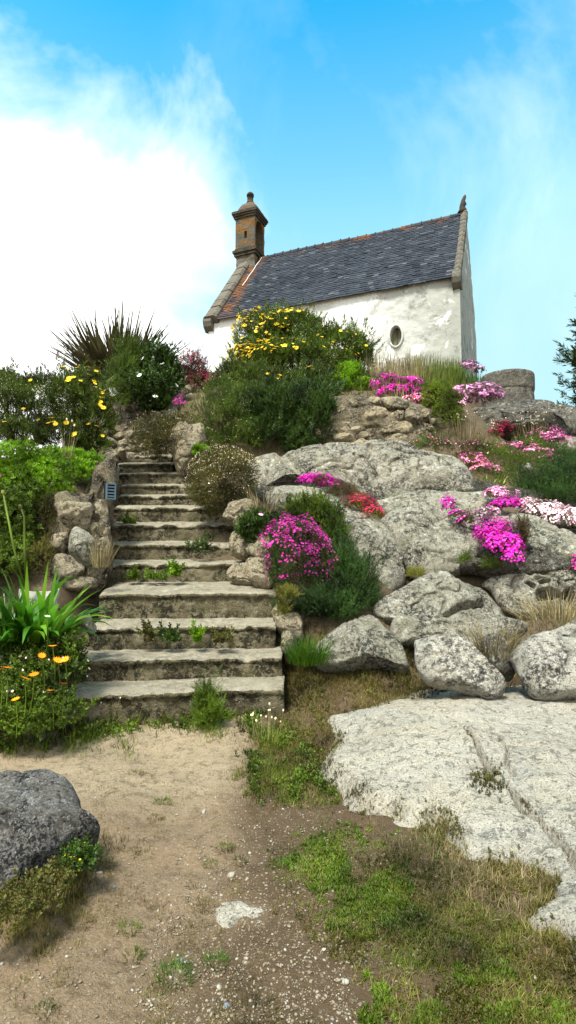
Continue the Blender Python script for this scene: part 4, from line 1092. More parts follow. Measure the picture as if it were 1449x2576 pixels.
rock('rock', 'pale green lichened rock face with black hollows, below the deep magenta flowers',
     Z5([(1040,290),(1120,275),(1230,285),(1320,265),(1449,270),(1600,320),(1620,500),(1449,500),(1330,490),(1250,480),(1170,440),(1120,350)]), 6.8, 30, .3, 'greyo', N=160, K=44, seed=11, amp=1.2,
     cracks=[(Z5([(1290,400),(1340,385),(1390,400)]), .05, .35), (Z5([(1280,335),(1310,330)]), .03, .2), (Z5([(1225,350),(1250,360)]), .025, .18), (Z5([(1345,335),(1350,360)]), .025, .18)])
rock('flat_rock', 'smooth grey slab sloping to the right edge under the white-pink flowers', Z5([(1140,40),(1230,55),(1330,95),(1449,135),(1620,190),(1620,270),(1449,245),(1330,212),(1250,195),(1190,140)]), 7.3, 50, .3, 'grey', N=150, K=40, seed=13, amp=.8)
rock('flat_rock', 'wedge-shaped grey slab in the middle of the outcrop, pointing at the red flowers', Z5([(612,75),(640,25),(720,15),(800,48),(900,88),(1040,140),(1050,185),(945,232),(870,250),(780,258),(730,218),(680,162),(640,112)]), 7.25, 46, .34, 'grey', N=170, K=46, seed=14, amp=.9,
     cracks=[(Z5([(800,60),(860,130),(900,215)]), .015, .03)])
rock('flat_rock', 'steep grey rock slab running down behind the magenta bush', [(686,1228),(724,1214),(779,1226),(837,1249),(867,1273),(919,1319),(977,1354),(1012,1389),(1024,1455),(966,1480),(925,1450),(880,1400),(830,1340),(760,1300),(700,1270)], 7.3, 40, .34, 'grey', yaw=12, N=180, K=48, seed=15, amp=.9)
rock('flat_rock', 'thin grey rock ledge just beneath the long whale-backed rock', Z3([(600,672),(700,655),(780,635),(930,640),(1080,640),(1100,690),(1010,722),(930,712),(880,742),(760,738),(640,712)]), 7.95, 42, .28, 'grey', N=150, K=40, seed=16)
rock('flat_rock', 'tilted grey slab half hidden under the mixed white and rose flowers', Z3([(870,745),(930,722),(1010,728),(1100,700),(1190,715),(1280,760),(1330,840),(1240,900),(1120,910),(1055,840),(960,800)]), 7.55, 44, .3, 'grey', N=150, K=40, seed=63, amp=.8)
rock('flat_rock', 'grey slab under the deep magenta flowers and their fronds', Z5([(1045,150),(1060,90),(1120,60),(1180,110),(1240,190),(1330,215),(1449,250),(1620,280),(1620,330),(1449,275),(1230,285),(1120,270),(1000,255),(950,235),(1040,190)]), 7.05, 40, .25, 'brownrock', N=130, K=36, seed=64, amp=.9, center=Z5([(1130,200)])[0])
rock('whaleback_rock', 'long whale-backed pale grey rock under the fieldstone wall',
     Z3([(62,530),(75,500),(120,475),(200,472),(285,432),(320,445),(420,450),(520,455),(600,430),(680,440),(790,460),(900,470),(955,510),(995,570),(1030,630),(930,640),(820,635),(770,640),(680,660),(600,662),(540,640),(430,590),(330,585),(240,580),(160,602),(85,612),(62,580)]),
     8.5, 38, .55, 'greyo', N=280, K=70, seed=17, amp=.9, center=Z3([(540, 560)])[0],
     cracks=[(Z3([(555,475),(585,520),(600,590)]), .10, .10), (Z3([(650,470),(720,505),(800,490)]), .04, .10), (Z3([(190,480),(215,540),(260,575)]), .10, .10), (Z3([(700,620),(800,560),(900,540)]), .05, .04)])
rock('rock_ledge', 'big dark overhanging ledge of rock under the round stone tank', ZR([(225,500),(400,490),(620,465),(800,460),(1020,490),(1200,560),(1449,620),(1900,750),(1900,980),(1449,800),(1320,790),(1280,730),(1150,670),(900,650),(700,650),(560,590),(440,540),(300,520)]), 12.2, 50, .42, 'brownrock', N=220, K=50, seed=18, amp=1.1, back=1.2, center=ZR([(1020, 520)])[0])
rock('rock', 'dark brown rock in the hollow beneath the overhanging ledge', ZR([(220,500),(440,500),(560,560),(720,620),(900,610),(1080,680),(1120,760),(900,790),(600,800),(330,830),(280,700)]), 11.6, 20, .4, 'brownrock', N=150, K=40, seed=19, back=1.0)
rock('rock', 'grey rock emerging at the right edge under the dark ledge', ZR([(1200,900),(1449,880),(1700,900),(1700,1080),(1449,1030),(1340,1010)]), 10.9, 35, .3, 'grey', N=90, K=24, seed=20)
rock('stone', 'flat tan stone at the left end of the red flower bed', ZR([(90,920),(200,890),(380,880),(420,920),(300,980),(120,990)]), 10.3, 50, .15, 'tan', N=80, K=20, seed=21)
rock('stone', 'small cream stone peeping out of the pink flower bed', ZR([(850,1190),(900,1140),(950,1210),(900,1230)]), 9.3, 20, .08, 'white', N=50, K=14, seed=22)
rock('standing_rock', 'upright tan rock beside the upper steps', Z2([(925,770),(955,728),(1030,718),(1078,703),(1092,740),(1087,810),(1050,860),(1030,910),(1000,970),(975,1010),(945,940),(935,850)]), 9.35, 12, .3, 'tan', yaw=-15, N=120, K=34, seed=23, amp=1.1)
rock('boulder', 'smooth grey boulder above the stair head below the tiny magenta flowers', Z2([(825,695),(850,650),(890,618),(940,618),(975,650),(955,690),(880,690)]), 10.3, 30, .28, 'grey', N=90, K=26, seed=24, cat='boulder')
rock('bedrock_outcrop', 'bedrock coloured dark as shade in the joints between the slabs of the rocky bank', [(650,1240),(760,1190),(900,1180),(1060,1190),(1220,1230),(1449,1270),(1640,1310),(1700,1560),(1500,1600),(1250,1640),(1050,1640),(900,1560),(860,1440),(800,1360),(720,1300)], 7.35, 40, .14, 'joint', N=300, K=90, seed=77, amp=1.4, m=4, P0=P(1130, 1400, 7.35) + np.array([0, .27, -.18]), back=.5, facets=4, center=(1150, 1400))
# stones edging the steps on the right, from the cushion bush downwards
for lab, poly, Y_, tl in (('tan edging stone right of the steps under the round cushion bush', Z4([(925,500),(935,470),(960,415),(1005,385),(1065,390),(1100,430),(1080,490),(1000,515)]), 7.6, 25),
                          ('pale cream edging stone beside the green rosette shrub', Z4([(985,510),(1040,470),(1090,500),(1085,570),(1030,600),(995,570)]), 7.3, 20),
                          ('tall cream stone left of the magenta bush', Z4([(1045,640),(1085,575),(1150,575),(1185,640),(1170,720),(1100,720)]), 6.95, 12),
                          ('brown crumbling stone at the end of the sixth step', Z4([(960,600),(1010,570),(1060,620),(1065,690),(1010,700),(960,680)]), 7.25, 15),
                          ('grey squared stone at the end of the fifth step', Z4([(945,770),(985,745),(1060,755),(1090,790),(1080,850),(980,850)]), 7.0, 20),
                          ('grey lichened stone between the fifth step and the magenta bush', Z4([(1040,720),(1100,690),(1160,710),(1180,770),(1170,850),(1080,850)]), 6.8, 20),
                          ('brown earth-stained stone right of the fourth step', Z4([(1200,1000),(1260,950),(1320,990),(1350,1060),(1340,1140),(1240,1120),(1205,1080)]), 6.25, 30),
                          ('little tan stone beside the third step', Z4([(1230,1130),(1270,1110),(1300,1150),(1290,1230),(1245,1220)]), 5.95, 20)):
    rock('edging_stone', lab, poly, Y_, tl, .16, 'tan', yaw=-20, N=80, K=24, seed=len(lab), amp=1.3, group='stones edging the steps on the right', cat='stone')

# ---- walls of fieldstone
wall_poly = ZW([(-60,330),(60,285),(230,270),(400,268),(450,255),(560,262),(700,255),(850,280),(960,370),(1060,440),(1180,520),(1200,640),(1180,780),(900,790),(400,775),(0,790),(-120,740),(-120,480)])
wall_st = [ZW(s) for s in ([(404,310),(450,262),(530,258),(545,300),(480,330),(420,335)], [(550,268),(640,255),(740,262),(800,290),(790,360),(700,375),(620,350),(560,310)],
  [(370,480),(400,400),(450,340),(540,345),(620,375),(640,430),(600,480),(500,495)], [(635,395),(740,392),(755,440),(750,485),(660,480),(632,440)],
  [(765,400),(800,372),(850,380),(910,430),(925,500),(895,535),(830,510),(770,465)], [(500,560),(560,500),(640,485),(740,492),(800,490),(860,550),(790,600),(640,590),(540,600)],
  [(335,590),(400,568),(480,570),(485,610),(420,632),(345,632)], [(105,630),(150,590),(200,580),(320,610),(318,650),(200,668),(130,660)], [(250,735),(310,665),(400,640),(480,690),(470,735),(340,745)],
  [(490,690),(560,650),(640,610),(730,598),(830,640),(840,700),(740,720),(600,715)], [(45,530),(100,508),(160,510),(170,570),(110,590),(50,585)], [(150,430),(200,410),(255,420),(250,470),(180,480)],
  [(125,370),(180,345),(230,350),(215,400),(140,410)], [(180,490),(260,482),(265,520),(190,530)], [(178,545),(220,530),(270,545),(268,575),(195,575)], [(272,535),(330,525),(385,540),(370,575),(290,580)],
  [(150,690),(210,680),(255,685),(230,735),(150,735)], [(50,680),(100,672),(140,690),(130,730),(55,725)], [(235,310),(300,300),(340,330),(280,360),(240,345)], [(925,510),(970,500),(1030,540),(1010,570),(940,550)],
  [(915,380),(970,375),(985,440),(930,450)], [(870,560),(940,555),(965,600),(890,610)], [(1000,460),(1050,450),(1050,500),(1010,510)], [(60,600),(130,588),(135,610),(75,620)], [(280,580),(325,580),(325,600),(290,602)], [(20,440),(90,420),(130,450),(90,490),(30,490)], [(-60,560),(10,540),(30,600),(-40,620)])]
stone_wall('fieldstone_wall', 'cream fieldstone retaining wall below the magenta flower cushion', wall_poly, 9.95, 14, 6, wall_st, thick=.14, back=.5, seed=31)
lw = Z2([(560,870),(600,800),(640,740),(690,680),(740,600),(730,520),(800,470),(860,500),(900,560),(930,620),(880,680),(800,720),(760,780),(720,830),(700,880),(620,890)])
stone_wall('rubble_bank', 'loose grey rubble wall at the head of the steps', [(250,1155),(262,1090),(285,1050),(330,960),(400,930),(470,930),(520,980),(520,1060),(480,1150),(380,1165)], 10.9, 32, 14, cells([(258,1150),(266,1095),(300,1040),(340,970),(460,950),(500,1000),(480,1060),(400,1140),(330,1150)], 58, 5), thick=.16, back=.7, seed=33, mat='tan')
side_poly = Z4([(-10,860),(-30,700),(0,520),(10,400),(100,390),(200,400),(225,260),(300,200),(345,215),(355,330),(345,400),(320,480),(315,600),(300,720),(280,800),(240,880),(120,890)])
stone_wall('fieldstone_wall', 'rough mortared stone bank along the left of the steps', side_poly, 7.0, 22, 38, [Z4(s) for s in ([(15,400),(100,392),(190,405),(205,480),(180,560),(90,560),(30,500)], [(205,420),(260,400),(300,440),(290,500),(225,490)], [(195,540),(240,520),(250,580),(215,600)],
   [(0,580),(60,570),(90,640),(60,690),(5,660)], [(10,700),(80,690),(150,720),(160,790),(60,830),(0,800)], [(170,720),(230,720),(250,790),(190,830)], [(60,840),(160,810),(240,830),(230,875),(100,885)], [(250,520),(300,510),(305,590),(262,600)], [(235,620),(300,610),(295,690),(245,680)])], thick=.16, back=.5, seed=35, P0=P(215, 1370, 6.95))
rock('boulder', 'grey-white boulder set in the stone bank left of the steps', Z4([(85,620),(110,570),(160,560),(205,600),(238,650),(232,710),(180,720),(140,690),(95,660)]), 6.55, 35, .2, 'grey', yaw=25, N=100, K=28, seed=36, cat='boulder')
rock('stone', 'pointed pale stone standing on top of the left bank', Z4([(215,260),(255,232),(300,268),(322,330),(300,360),(250,345),(222,310)]), 7.75, 15, .14, 'tan', yaw=25, N=80, K=22, seed=37)
rock('stone', 'small flat cream stone at the edge of the green ground cover', Z4([(198,318),(235,305),(262,318),(250,335),(205,335)]), 7.4, 20, .08, 'white', yaw=20, N=60, K=16, seed=38)
rock('standing_rock', 'lichened upright rock at the left end of the upper steps', Z4([(290,200),(320,180),(350,210),(355,290),(340,330),(300,290)]), 8.55, 10, .2, 'grey', yaw=25, N=90, K=24, seed=39)
# metal vent on the left bank
vc = P(279, 1236, 7.05); vent = empty('wall_vent', vc, 'small blue-grey slatted metal vent on the left bank beside the steps', 'vent', rz=R(38))
mb = MB(); W_, H_ = .060, .10
for lo, hi in (((-W_, -.012, -H_), (-W_+.016, .02, H_)), ((W_-.016, -.012, -H_), (W_, .02, H_)), ((-W_+.016, -.012, H_-.018), (W_-.016, .02, H_)), ((-W_+.016, -.012, -H_), (W_-.016, .02, -H_+.018))): mb.box(lo, hi)
mb.build('frame', M['vent'], vent, bevel=.002)
mb = MB()
for k in range(4): mb.box((-W_+.017, -.006, -.068 + k*.038), (W_-.017, .012, -.050 + k*.038))
mb.build('slats', M['vent'], vent)
mb = MB(); mb.box((-W_+.010, .021, -H_+.01), (W_-.010, .10, H_-.01)); mb.build('backing', M['black'], vent)
# white stone behind the lily
pc_ = P(97, 1483, 5.95); mb = MB(); rough_box(mb, (-.17, -.05, -.2), (.17, .07, .0), 12, .035); tag(mb.build('stone_block', M['plaque'], None, smooth=False, loc=pc_), 'white stone block behind the green strap leaves', 'stone')
rock('stone', 'white rounded stone at the left end of the second step', Z4([(130,1060),(150,1020),(190,1015),(205,1050),(180,1085)]), 5.5, 30, .08, 'white', N=50, K=14, seed=40)

# ---- round tank on the ledge
tc = P(1292, 1000, 15.0); tr = 65 / F * 15.0; th_z = 70 / F * 15.0
tank = empty('stone_tank', (tc[0], tc[1] + tr*.6, tc[2] - .15), 'low round stone tank with a concrete rim on the rocky ledge', 'tank')
n_ = 72; prof = [(tr, -.4), (tr, th_z*.42), (tr*1.0, th_z*.52), (tr*1.02, th_z*.54), (tr*1.025, th_z*1.12), (tr*1.0, th_z*1.17), (tr*.86, th_z*1.17), (tr*.84, th_z*.6)]
pr = []
for k in range(len(prof)-1):
    for t in np.linspace(0, 1, 7, endpoint=False): pr.append(np.array(prof[k])*(1-t) + np.array(prof[k+1])*t)
pr.append(np.array(prof[-1])); ta = np.linspace(0, 2*np.pi, n_, endpoint=False)
V = np.concatenate([np.column_stack([r_*np.cos(ta), r_*np.sin(ta), np.full(n_, z_)]) for r_, z_ in pr])
nz_ = fbm(V*3.2, 4, 6); low = sstep((th_z*.5 - V[:, 2]) / .1); rad = np.hypot(V[:, 0], V[:, 1])[:, None]
V[:, :2] *= 1 + ((.012 + .03*low) * nz_)[:, None]
K = len(pr); i_, j_ = np.meshgrid(np.arange(K-1), np.arange(n_), indexing='ij'); i_, j_ = i_.ravel(), j_.ravel()
obj('tank_wall', mesh_np('tank_wall', V, np.column_stack([i_*n_+j_, i_*n_+(j_+1) % n_, (i_+1)*n_+(j_+1) % n_, (i_+1)*n_+j_]), M['tank'], smooth=True), tank)
dk = np.column_stack([tr*.85*np.cos(ta), tr*.85*np.sin(ta), np.full(n_, th_z*.75)]); mb = MB(); mb.add(dk, [tuple(range(n_))]); mb.build('tank_cover', M['tank'], tank)

# ================================================================== PLANTS
def PX(q): return proj(q)
anyp = lambda q, n: np.ones(len(q), bool)

# ---- left of the steps
shrub('daisy_shrub', 'leggy shrub with scattered yellow daisies at the far left, sky showing through it', 'shrub', [(50,1050,8.9,80,75),(10,980,9.2,60,50),(95,985,9.1,60,45),(60,1100,8.7,70,40)], 'needle', 'euryops', 2600, .12, bl=[('bud','straw_buds',160,.012,.0,(1.02,1.12))], daisies=(DAISY_Y,24,.034,anyp), lump=.3, group='yellow daisy shrubs', wild=90, stems=14)
shrub('daisy_shrub', 'shrub with yellow daisies down its right flank, beside the head of the steps', 'shrub', [(190,1020,8.7,75,75),(245,1050,8.6,45,70),(150,1090,8.6,70,50),(225,980,9.0,50,45),(220,1110,8.5,55,40)], 'needle', 'euryops', 3700, .12, bl=[('bud','straw_buds',160,.012,.0,(1.02,1.12))], daisies=(DAISY_Y,60,.040,lambda q,n: (n[:,0]>-.4)&(n[:,1]<.4)), lump=.3, group='yellow daisy shrubs', wild=110, stems=14)
tuft('sword_leaf_plant', 'big spiky bronze sword-leaved plant bristling against the white cloud', 'plant', P(300, 960, 12), 620, 1.40, .060, 'flax', spread=2.0, droop=.12, rad=.55, zs=0, segs=5)
shrub('leafy_bush', 'light green feathery-topped bush in front of the sword-leaved plant', 'bush', [(335,895,10.9,50,40),(312,945,10.6,46,58),(340,985,10.4,44,46),(300,1000,10.3,30,40)], 'feather', 'mid', 2500, .13, lump=.25, wild=60)
shrub('leafy_bush', 'dark green bush with a few open white flowers, right of the light green bush', 'bush', [(400,915,10.7,48,40),(385,975,10.4,54,48),(420,955,10.6,38,40),(390,1015,10.3,40,30)], 'broad', 'dark', 2300, .10, bl=[('star','mauve_petals',70,.012,-.2,(1,1.04))], daisies=(DAISY_W,14,.045,anyp), lump=.25, wild=60)
shrub('flowering_shrub', 'crimson-flowered shrub against the left end of the chapel', 'shrub', [(487,925,11.6,36,36),(503,968,11.4,34,36),(475,955,11.5,26,26)], 'tiny', 'rust', 1300, .09, bl=[('star','crimson_petals',2736,0.0154,-.3,(.9,1.08))], lump=.3, wild=60)
shrub('flower_cushion', 'tiny magenta-flowered tuft above the smooth grey boulder', 'flower clump', [(452,1017,10.15,17,18)], 'tiny', 'mid', 160, .05, bl=[('star','magenta_petals',228,0.0126,-.2,(.95,1.1))], stems=1)
shrub('cushion_bush', 'brownish green cushion bush with tiny flowers, overhanging the top step', 'bush', [(405,1088,9.55,72,44),(368,1115,9.4,46,34),(455,1062,9.7,44,24),(420,1118,9.45,50,32)], 'heath', 'olive', 3200, .085, bl=[('bud','straw_buds',420,.010,-.2,(1.0,1.1))], up=.25, lump=.15, stems=0, zmin=-.95)
shrub('ground_cover_plant', 'bright green parsley-leaved ground cover on the bed left of the steps', 'ground cover', [(55,1165,7.5,95,45),(160,1185,7.5,90,38),(30,1225,7.0,85,55),(110,1222,7.1,85,45),(230,1165,7.8,45,28),(150,1150,7.9,80,25),(-90,1175,7.5,100,50),(-110,1290,6.9,110,80),(-250,1240,7.2,120,90)], 'rosette', 'bright', 6400, .055, bl=[('star','mauve_petals',14,.020,.2,(1.0,1.05))], daisies=(DAISY_M,12,.028,lambda q,n: n[:,2]>.2), lump=.25, stems=0, up=.6, shell=(.6,1.0))
shrub('trailing_plant', 'deep green leafy plant hanging down the bank at the far left', 'plant', [(30,1320,6.6,70,85),(60,1260,6.8,70,50),(15,1410,6.3,60,60),(-110,1420,6.2,110,80),(-270,1400,6.4,110,110)], 'rosette', 'mid', 4600, .055, lump=.25, stems=0, bl=[('star','magenta_petals',7,.020,-.2,(1.0,1.05))])
shrub('trailing_plant', 'rusty olive creeping plant between the hanging leafy plant and the stone bank', 'plant', [(118,1330,6.7,28,75),(105,1410,6.45,34,55),(135,1275,6.9,30,30)], 'tiny', 'olive', 1500, .06, lump=.25, stems=0)
tuft('strap_leaf_plant', 'clump of glossy green strap leaves with two tall flower stalks at the left edge', 'plant', P(85, 1635, 5.25), 130, .76, .085, 'lily', spread=1.0, droop=1.1, rad=.17, zs=0, segs=7)
lil = [o for o in COL.objects if o.name == 'strap_leaf_plant'][0]
for pts_, hb in (([(60,1470),(35,1380),(8,1240)], 1), ([(66,1462),(62,1380),(61,1300),(52,1275)], 0)):
    w_ = np.array([P(px, py, 5.2) for px, py in pts_]); w_ = smooth_poly(np.vstack([w_, w_[::-1]]), 40)[:18] if False else w_
    mb = MB(); mb.add(*tube(w_ - np.array(lil.location), np.linspace(.012, .008, len(w_)), 7)); st_ = mb.build('flower_stalk', LF['mid'], lil, smooth=True)
    V, Fq = instance(TPL['bud'], w_[-1:] - np.array(lil.location), (w_[-1:] - w_[-2:-1]), np.array([.035]), rng); obj('flower_bud', mesh_np('flower_bud', V, Fq, LF['yellowgreen'], smooth=True), st_)
tuft('strap_leaf_plant', 'smaller clump of strap leaves at the left edge, below the tall-stalked clump', 'plant', P(10, 1640, 5.0), 60, .62, .08, 'lily', spread=1.1, droop=1.1, rad=.12, zs=0, segs=7)
gz = shrub('daisy_bed', 'bed of dark low leaves with big orange daisies beside the lowest steps', 'flower bed', [(50,1740,4.75,95,60),(140,1790,4.65,65,45),(120,1690,4.9,80,55),(40,1810,4.55,90,40),(165,1640,5.1,50,40),(60,1680,4.9,60,50)], 'broad', 'mid', 2100, .065, bl=[('star','straw_buds',60,.014,-.2,(1.0,1.12)),('bud','palepink_petals',26,.013,-.2,(1.05,1.25))], lump=.3, stems=0, wild=90)
for px, py, sz in ((132,1626,.036),(40,1760,.036),(105,1650,.034),(160,1720,.034),(146,1662,.045),(165,1659,.034),(18,1681,.044),(3,1684,.034),(62,1707,.046),(86,1698,.042),(127,1738,.036),(119,1552,.03)):
    c = P(px, py, 4.30 if py > 1600 else 4.8); o = obj('flower', DAISY_O if py > 1600 else DAISY_W, gz, Vector(c - np.array(gz.location))); o.scale = [sz * .95]*3
    o.rotation_euler = Vector((rng.normal()*.4, -.1 + rng.normal()*.3, 1)).to_track_quat('Z', 'Y').to_euler()
    mb = MB(); b_ = np.array([c[0] + rng.normal()*.02, c[1] + .03, max(.02, c[2] - .28)]); mb.add(*tube(np.array([b_, (b_+c)/2 + np.array([.01, 0, 0]), c]) - np.array(gz.location), .0035, 5)); mb.build('stem', LF['mid'], gz)
tuft('weed', 'leafy green weeds and stalks at the left foot of the bottom step', 'weed', G(190, 1840)[0], 60, .22, .016, 'grass', spread=.9, droop=.6, rad=.28, heads=(12, .26, .013, 'cream_heads'))
tuft('weed', 'tangle of green weeds below the orange daisy bed', 'weed', G(70, 1850)[0], 70, .20, .016, 'grass', spread=1.0, droop=.7, rad=.3, heads=(10, .24, .013, 'cream_heads'))

# ---- centre: between the steps and the chapel
shrub('daisy_shrub', 'large rounded shrub covered in yellow daisies in front of the chapel wall', 'shrub', [(672,868,14.0,85,72),(740,850,14.1,95,62),(840,880,13.9,95,52),(740,920,13.6,150,45),(640,910,13.8,60,40),(900,900,13.8,48,36)], 'needle', 'mid', 9000, .17,
      bl=[('bud','straw_buds',500,.016,.1,(1.03,1.12)),('flat','yellow_petals',1500,.040,.0,(1.02,1.12),lambda q,n: (rng.uniform(0,1,len(q)) < np.clip((800-PX(q)[0])/170, .14, 1)) & (n[:,1]<.2) & (rng.uniform(0,1,len(q)) < np.clip(n[:,2]*.8+.35, .05, 1)))], daisies=(DAISY_Y,98,.055,lambda q,n: (rng.uniform(0,1,len(q)) < np.clip((800-PX(q)[0])/170, .25, 1)) & (n[:,1]<.15)), group='yellow daisy shrubs', lump=.2, wild=220, stems=12)
shrub('daisy_shrub', 'twiggy lower shrub with sparse yellow daisies under the big rounded one', 'shrub', [(640,965,12.9,64,42),(590,950,13.2,50,40),(700,975,12.9,70,44),(790,960,12.9,60,40)], 'needle', 'euryops', 3000, .13, daisies=(DAISY_Y,14,.042,lambda q,n: n[:,1]<.2), group='yellow daisy shrubs', lump=.3, wild=120, stems=20, stem_mat='bark')
shrub('evergreen_shrub', 'dense blackish green shrub spilling over the left end of the fieldstone wall', 'shrub', [(720,1045,12.0,85,65),(800,1005,12.1,66,50),(680,1090,11.6,65,52),(765,1100,11.4,58,42),(795,1055,9.62,40,62),(815,1020,9.7,30,40),(760,1110,9.6,50,36),(660,1040,12,50,50)], 'needle', 'dark', 7500, .13, lump=.28, wild=200, stems=6)
shrub('evergreen_shrub', 'olive shrub dotted with minute flowers left of the blackish green shrub', 'shrub', [(565,1055,11.2,66,56),(620,1005,11.8,66,44),(530,1110,10.7,48,36),(605,1105,10.9,60,44),(560,990,11.9,46,36)], 'heath', 'mid', 5200, .10, bl=[('bud','straw_buds',420,.011,-.3,(1.0,1.08))], lump=.25, wild=120)
shrub('leafy_bush', 'low fresh green bush right of the big yellow daisy shrub', 'bush', [(885,950,12.7,46,33),(850,968,12.5,36,28),(915,970,12.5,28,22)], 'broad', 'bright', 1700, .085, lump=.2)
shrub('cushion_bush', 'round olive cushion bush speckled with tiny pale flowers right of the middle steps', 'bush', [(560,1205,8.1,84,72),(525,1228,7.9,58,52),(610,1200,8.2,42,60),(565,1160,8.3,60,38),(560,1258,8.05,58,34)], 'heath', 'olive', 5200, .085, bl=[('bud','straw_buds',1300,.0095,-.3,(1.0,1.10)),('star','white_petals',114,0.0084,-.3,(1.02,1.1))], up=.2, lump=.10, stems=0, shell=(.7,1.0), zmin=-.95)
shrub('leafy_bush', 'small bright green sprig at the foot of the upright tan rock', 'bush', [(505,1138,9.4,30,18)], 'broad', 'bright', 260, .06, stems=1)

# ---- right: above and on the wall
shrub('ice_plant', 'thick cushion of magenta ice plant flowers on top of the fieldstone wall', 'flower clump', [(972,967,11.1,38,22),(1025,974,11.0,42,24),(1058,994,10.8,24,22),(1000,988,10.9,46,16)], 'finger', 'mid', 700, .06, bl=[('flat','magenta_petals',3610,0.0182,-.3,(.92,1.1)),('flat','palepink_petals',114,0.0154,-.1,(1.05,1.12))], stems=0, lump=.12)
shrub('flower_cushion', 'crimson and pink flowers trailing from the magenta cushion', 'flower clump', [(1062,1004,10.55,24,22),(1035,1005,10.6,22,12)], 'finger', 'mid', 260, .05, bl=[('flat','mixed_petals',627,0.0154,-.4,(.95,1.1))], stems=0)
shrub('moss_cushion', 'tall mossy green cushion plant draped over the right end of the fieldstone wall', 'plant', [(1105,1000,10.3,45,40),(1122,1050,10.0,38,44),(1085,985,10.6,30,22),(1135,1020,10.0,28,40)], 'tiny', 'ivy', 4200, .07, lump=.12, stems=0, up=.15, shell=(.7,1.0))
shrub('flower_cushion', 'narrow strip of pink flowers down the right edge of the mossy cushion', 'flower clump', [(1160,1010,9.95,14,26),(1150,985,10.1,12,14)], 'tiny', 'mid', 160, .05, bl=[('flat','pink_petals',608,0.0168,-.4,(.95,1.1))], stems=0)
shrub('flower_cushion', 'wide mat of dusky mauve daisies left of the round stone tank', 'flower clump', [(1205,990,12.3,50,20),(1175,984,12.4,34,16),(1242,996,12.2,24,16),(1205,1002,12.2,50,12)], 'tiny', 'rust', 700, .08, bl=[('flat','mauve_petals',620,.036,-.2,(.95,1.08))], stems=0)
shrub('flower_cushion', 'purple flower clump at the right-hand corner of the chapel', 'flower clump', [(1180,920,16.3,22,12),(1205,930,16.3,16,9)], 'tiny', 'mid', 160, .09, bl=[('flat','mauve_petals',240,.036,-.2,(.95,1.1))], stems=0)
shrub('leafy_bush', 'low weeds with pink flower spikes at the right foot of the fieldstone wall', 'bush', [(1080,1115,9.35,40,18),(1115,1125,9.3,30,16)], 'heath', 'mid', 620, .07, bl=[('star','mixed_petals',182,0.0140,-.1,(1.0,1.3))], stems=1, wild=60)

# ---- right-hand flower bed
shrub('flower_cushion', 'deep crimson flowers under the dark overhanging ledge', 'flower clump', [(1262,1082,10.9,22,16),(1245,1092,10.9,18,10)], 'tiny', 'rust', 240, .06, bl=[('star','crimson_petals',1003,0.0182,-.3,(.95,1.2))], stems=0, lump=.35)
shrub('flower_cushion', 'magenta and pink flowers at the far right end of the bed', 'flower clump', [(1375,1100,10.7,32,16),(1405,1112,10.6,26,16),(1350,1108,10.7,24,12)], 'tiny', 'mid', 500, .06, bl=[('star','purplepink_petals',494,0.0168,-.2,(.95,1.25)),('star','pink_petals',285,0.0154,-.2,(.95,1.2))], stems=0, lump=.35)
shrub('flower_cushion', 'long drift of red and pink flowers across the middle of the bed', 'flower clump', [(1280,1130,10.1,50,10),(1340,1143,10.0,45,10),(1380,1155,9.9,35,9)], 'tiny', 'mid', 520, .06, bl=[('star','mixed_petals',1276,0.0161,-.1,(.98,1.3))], stems=0, lump=.35)
shrub('flower_cushion', 'red and pale pink flowers right of the whale-backed rock', 'flower clump', [(1190,1165,9.5,28,16),(1220,1182,9.4,30,13),(1250,1190,9.4,20,10)], 'tiny', 'mid', 420, .055, bl=[('star','mixed_petals',1003,0.0154,-.1,(.98,1.25))], stems=0, lump=.35)
shrub('leafy_bush', 'low dark green foliage between the red flower drifts', 'bush', [(1260,1150,9.8,60,20),(1320,1168,9.6,60,24),(1230,1130,10.1,44,16),(1390,1135,10.2,44,18),(1330,1115,10.4,50,14),(1290,1195,9.2,50,22)], 'heath', 'mid', 3000, .07, stems=0, wild=90, bl=[('star','straw_buds',120,.012,0,(1,1.2))])
shrub('leafy_bush', 'olive green weeds left of the red flower drift, beside the flat tan stone', 'bush', [(1190,1128,10.2,40,16),(1165,1150,9.7,30,14)], 'heath', 'olive', 520, .07, stems=0, wild=70, bl=[('star','mixed_petals',152,0.0140,-.1,(1,1.3))])
tuft('blade_leaf_plant', 'tuft of silvery green blades below the red flowers of the bed', 'plant', P(1238, 1225, 9.0), 70, .28, .022, 'silver', spread=1.2, droop=.7, rad=.18, zs=0)
shrub('conifer_shrub', 'spreading dark blue-green juniper in the right of the flower bed', 'shrub', [(1390,1215,8.8,60,34),(1335,1232,8.7,38,28),(1440,1195,9.0,50,38),(1400,1250,8.5,60,22)], 'feather', 'blue', 2800, .11, lump=.35, wild=160, stems=4)
shrub('conifer_shrub', 'small dark juniper at the right edge behind the spreading one', 'shrub', [(1430,1165,9.3,40,24)], 'feather', 'blue', 600, .10, lump=.3, wild=40, stems=2)
tuft('hare_tail_grass', 'pale seeding grass beside the deep crimson flowers', 'grass tuft', P(1225, 1118, 10.6), 60, .30, .007, 'dry', spread=.4, droop=.2, rad=.2, zs=0, heads=(34, .38, .020, 'cream_heads'), group='seeding grass tufts')
tuft('hare_tail_grass', 'dry seeding grass in front of the dark hollow under the ledge', 'grass tuft', P(1345, 1100, 11.0), 60, .30, .007, 'dry', spread=.5, droop=.2, rad=.45, zs=0, heads=(36, .42, .018, 'cream_heads'), group='seeding grass tufts')
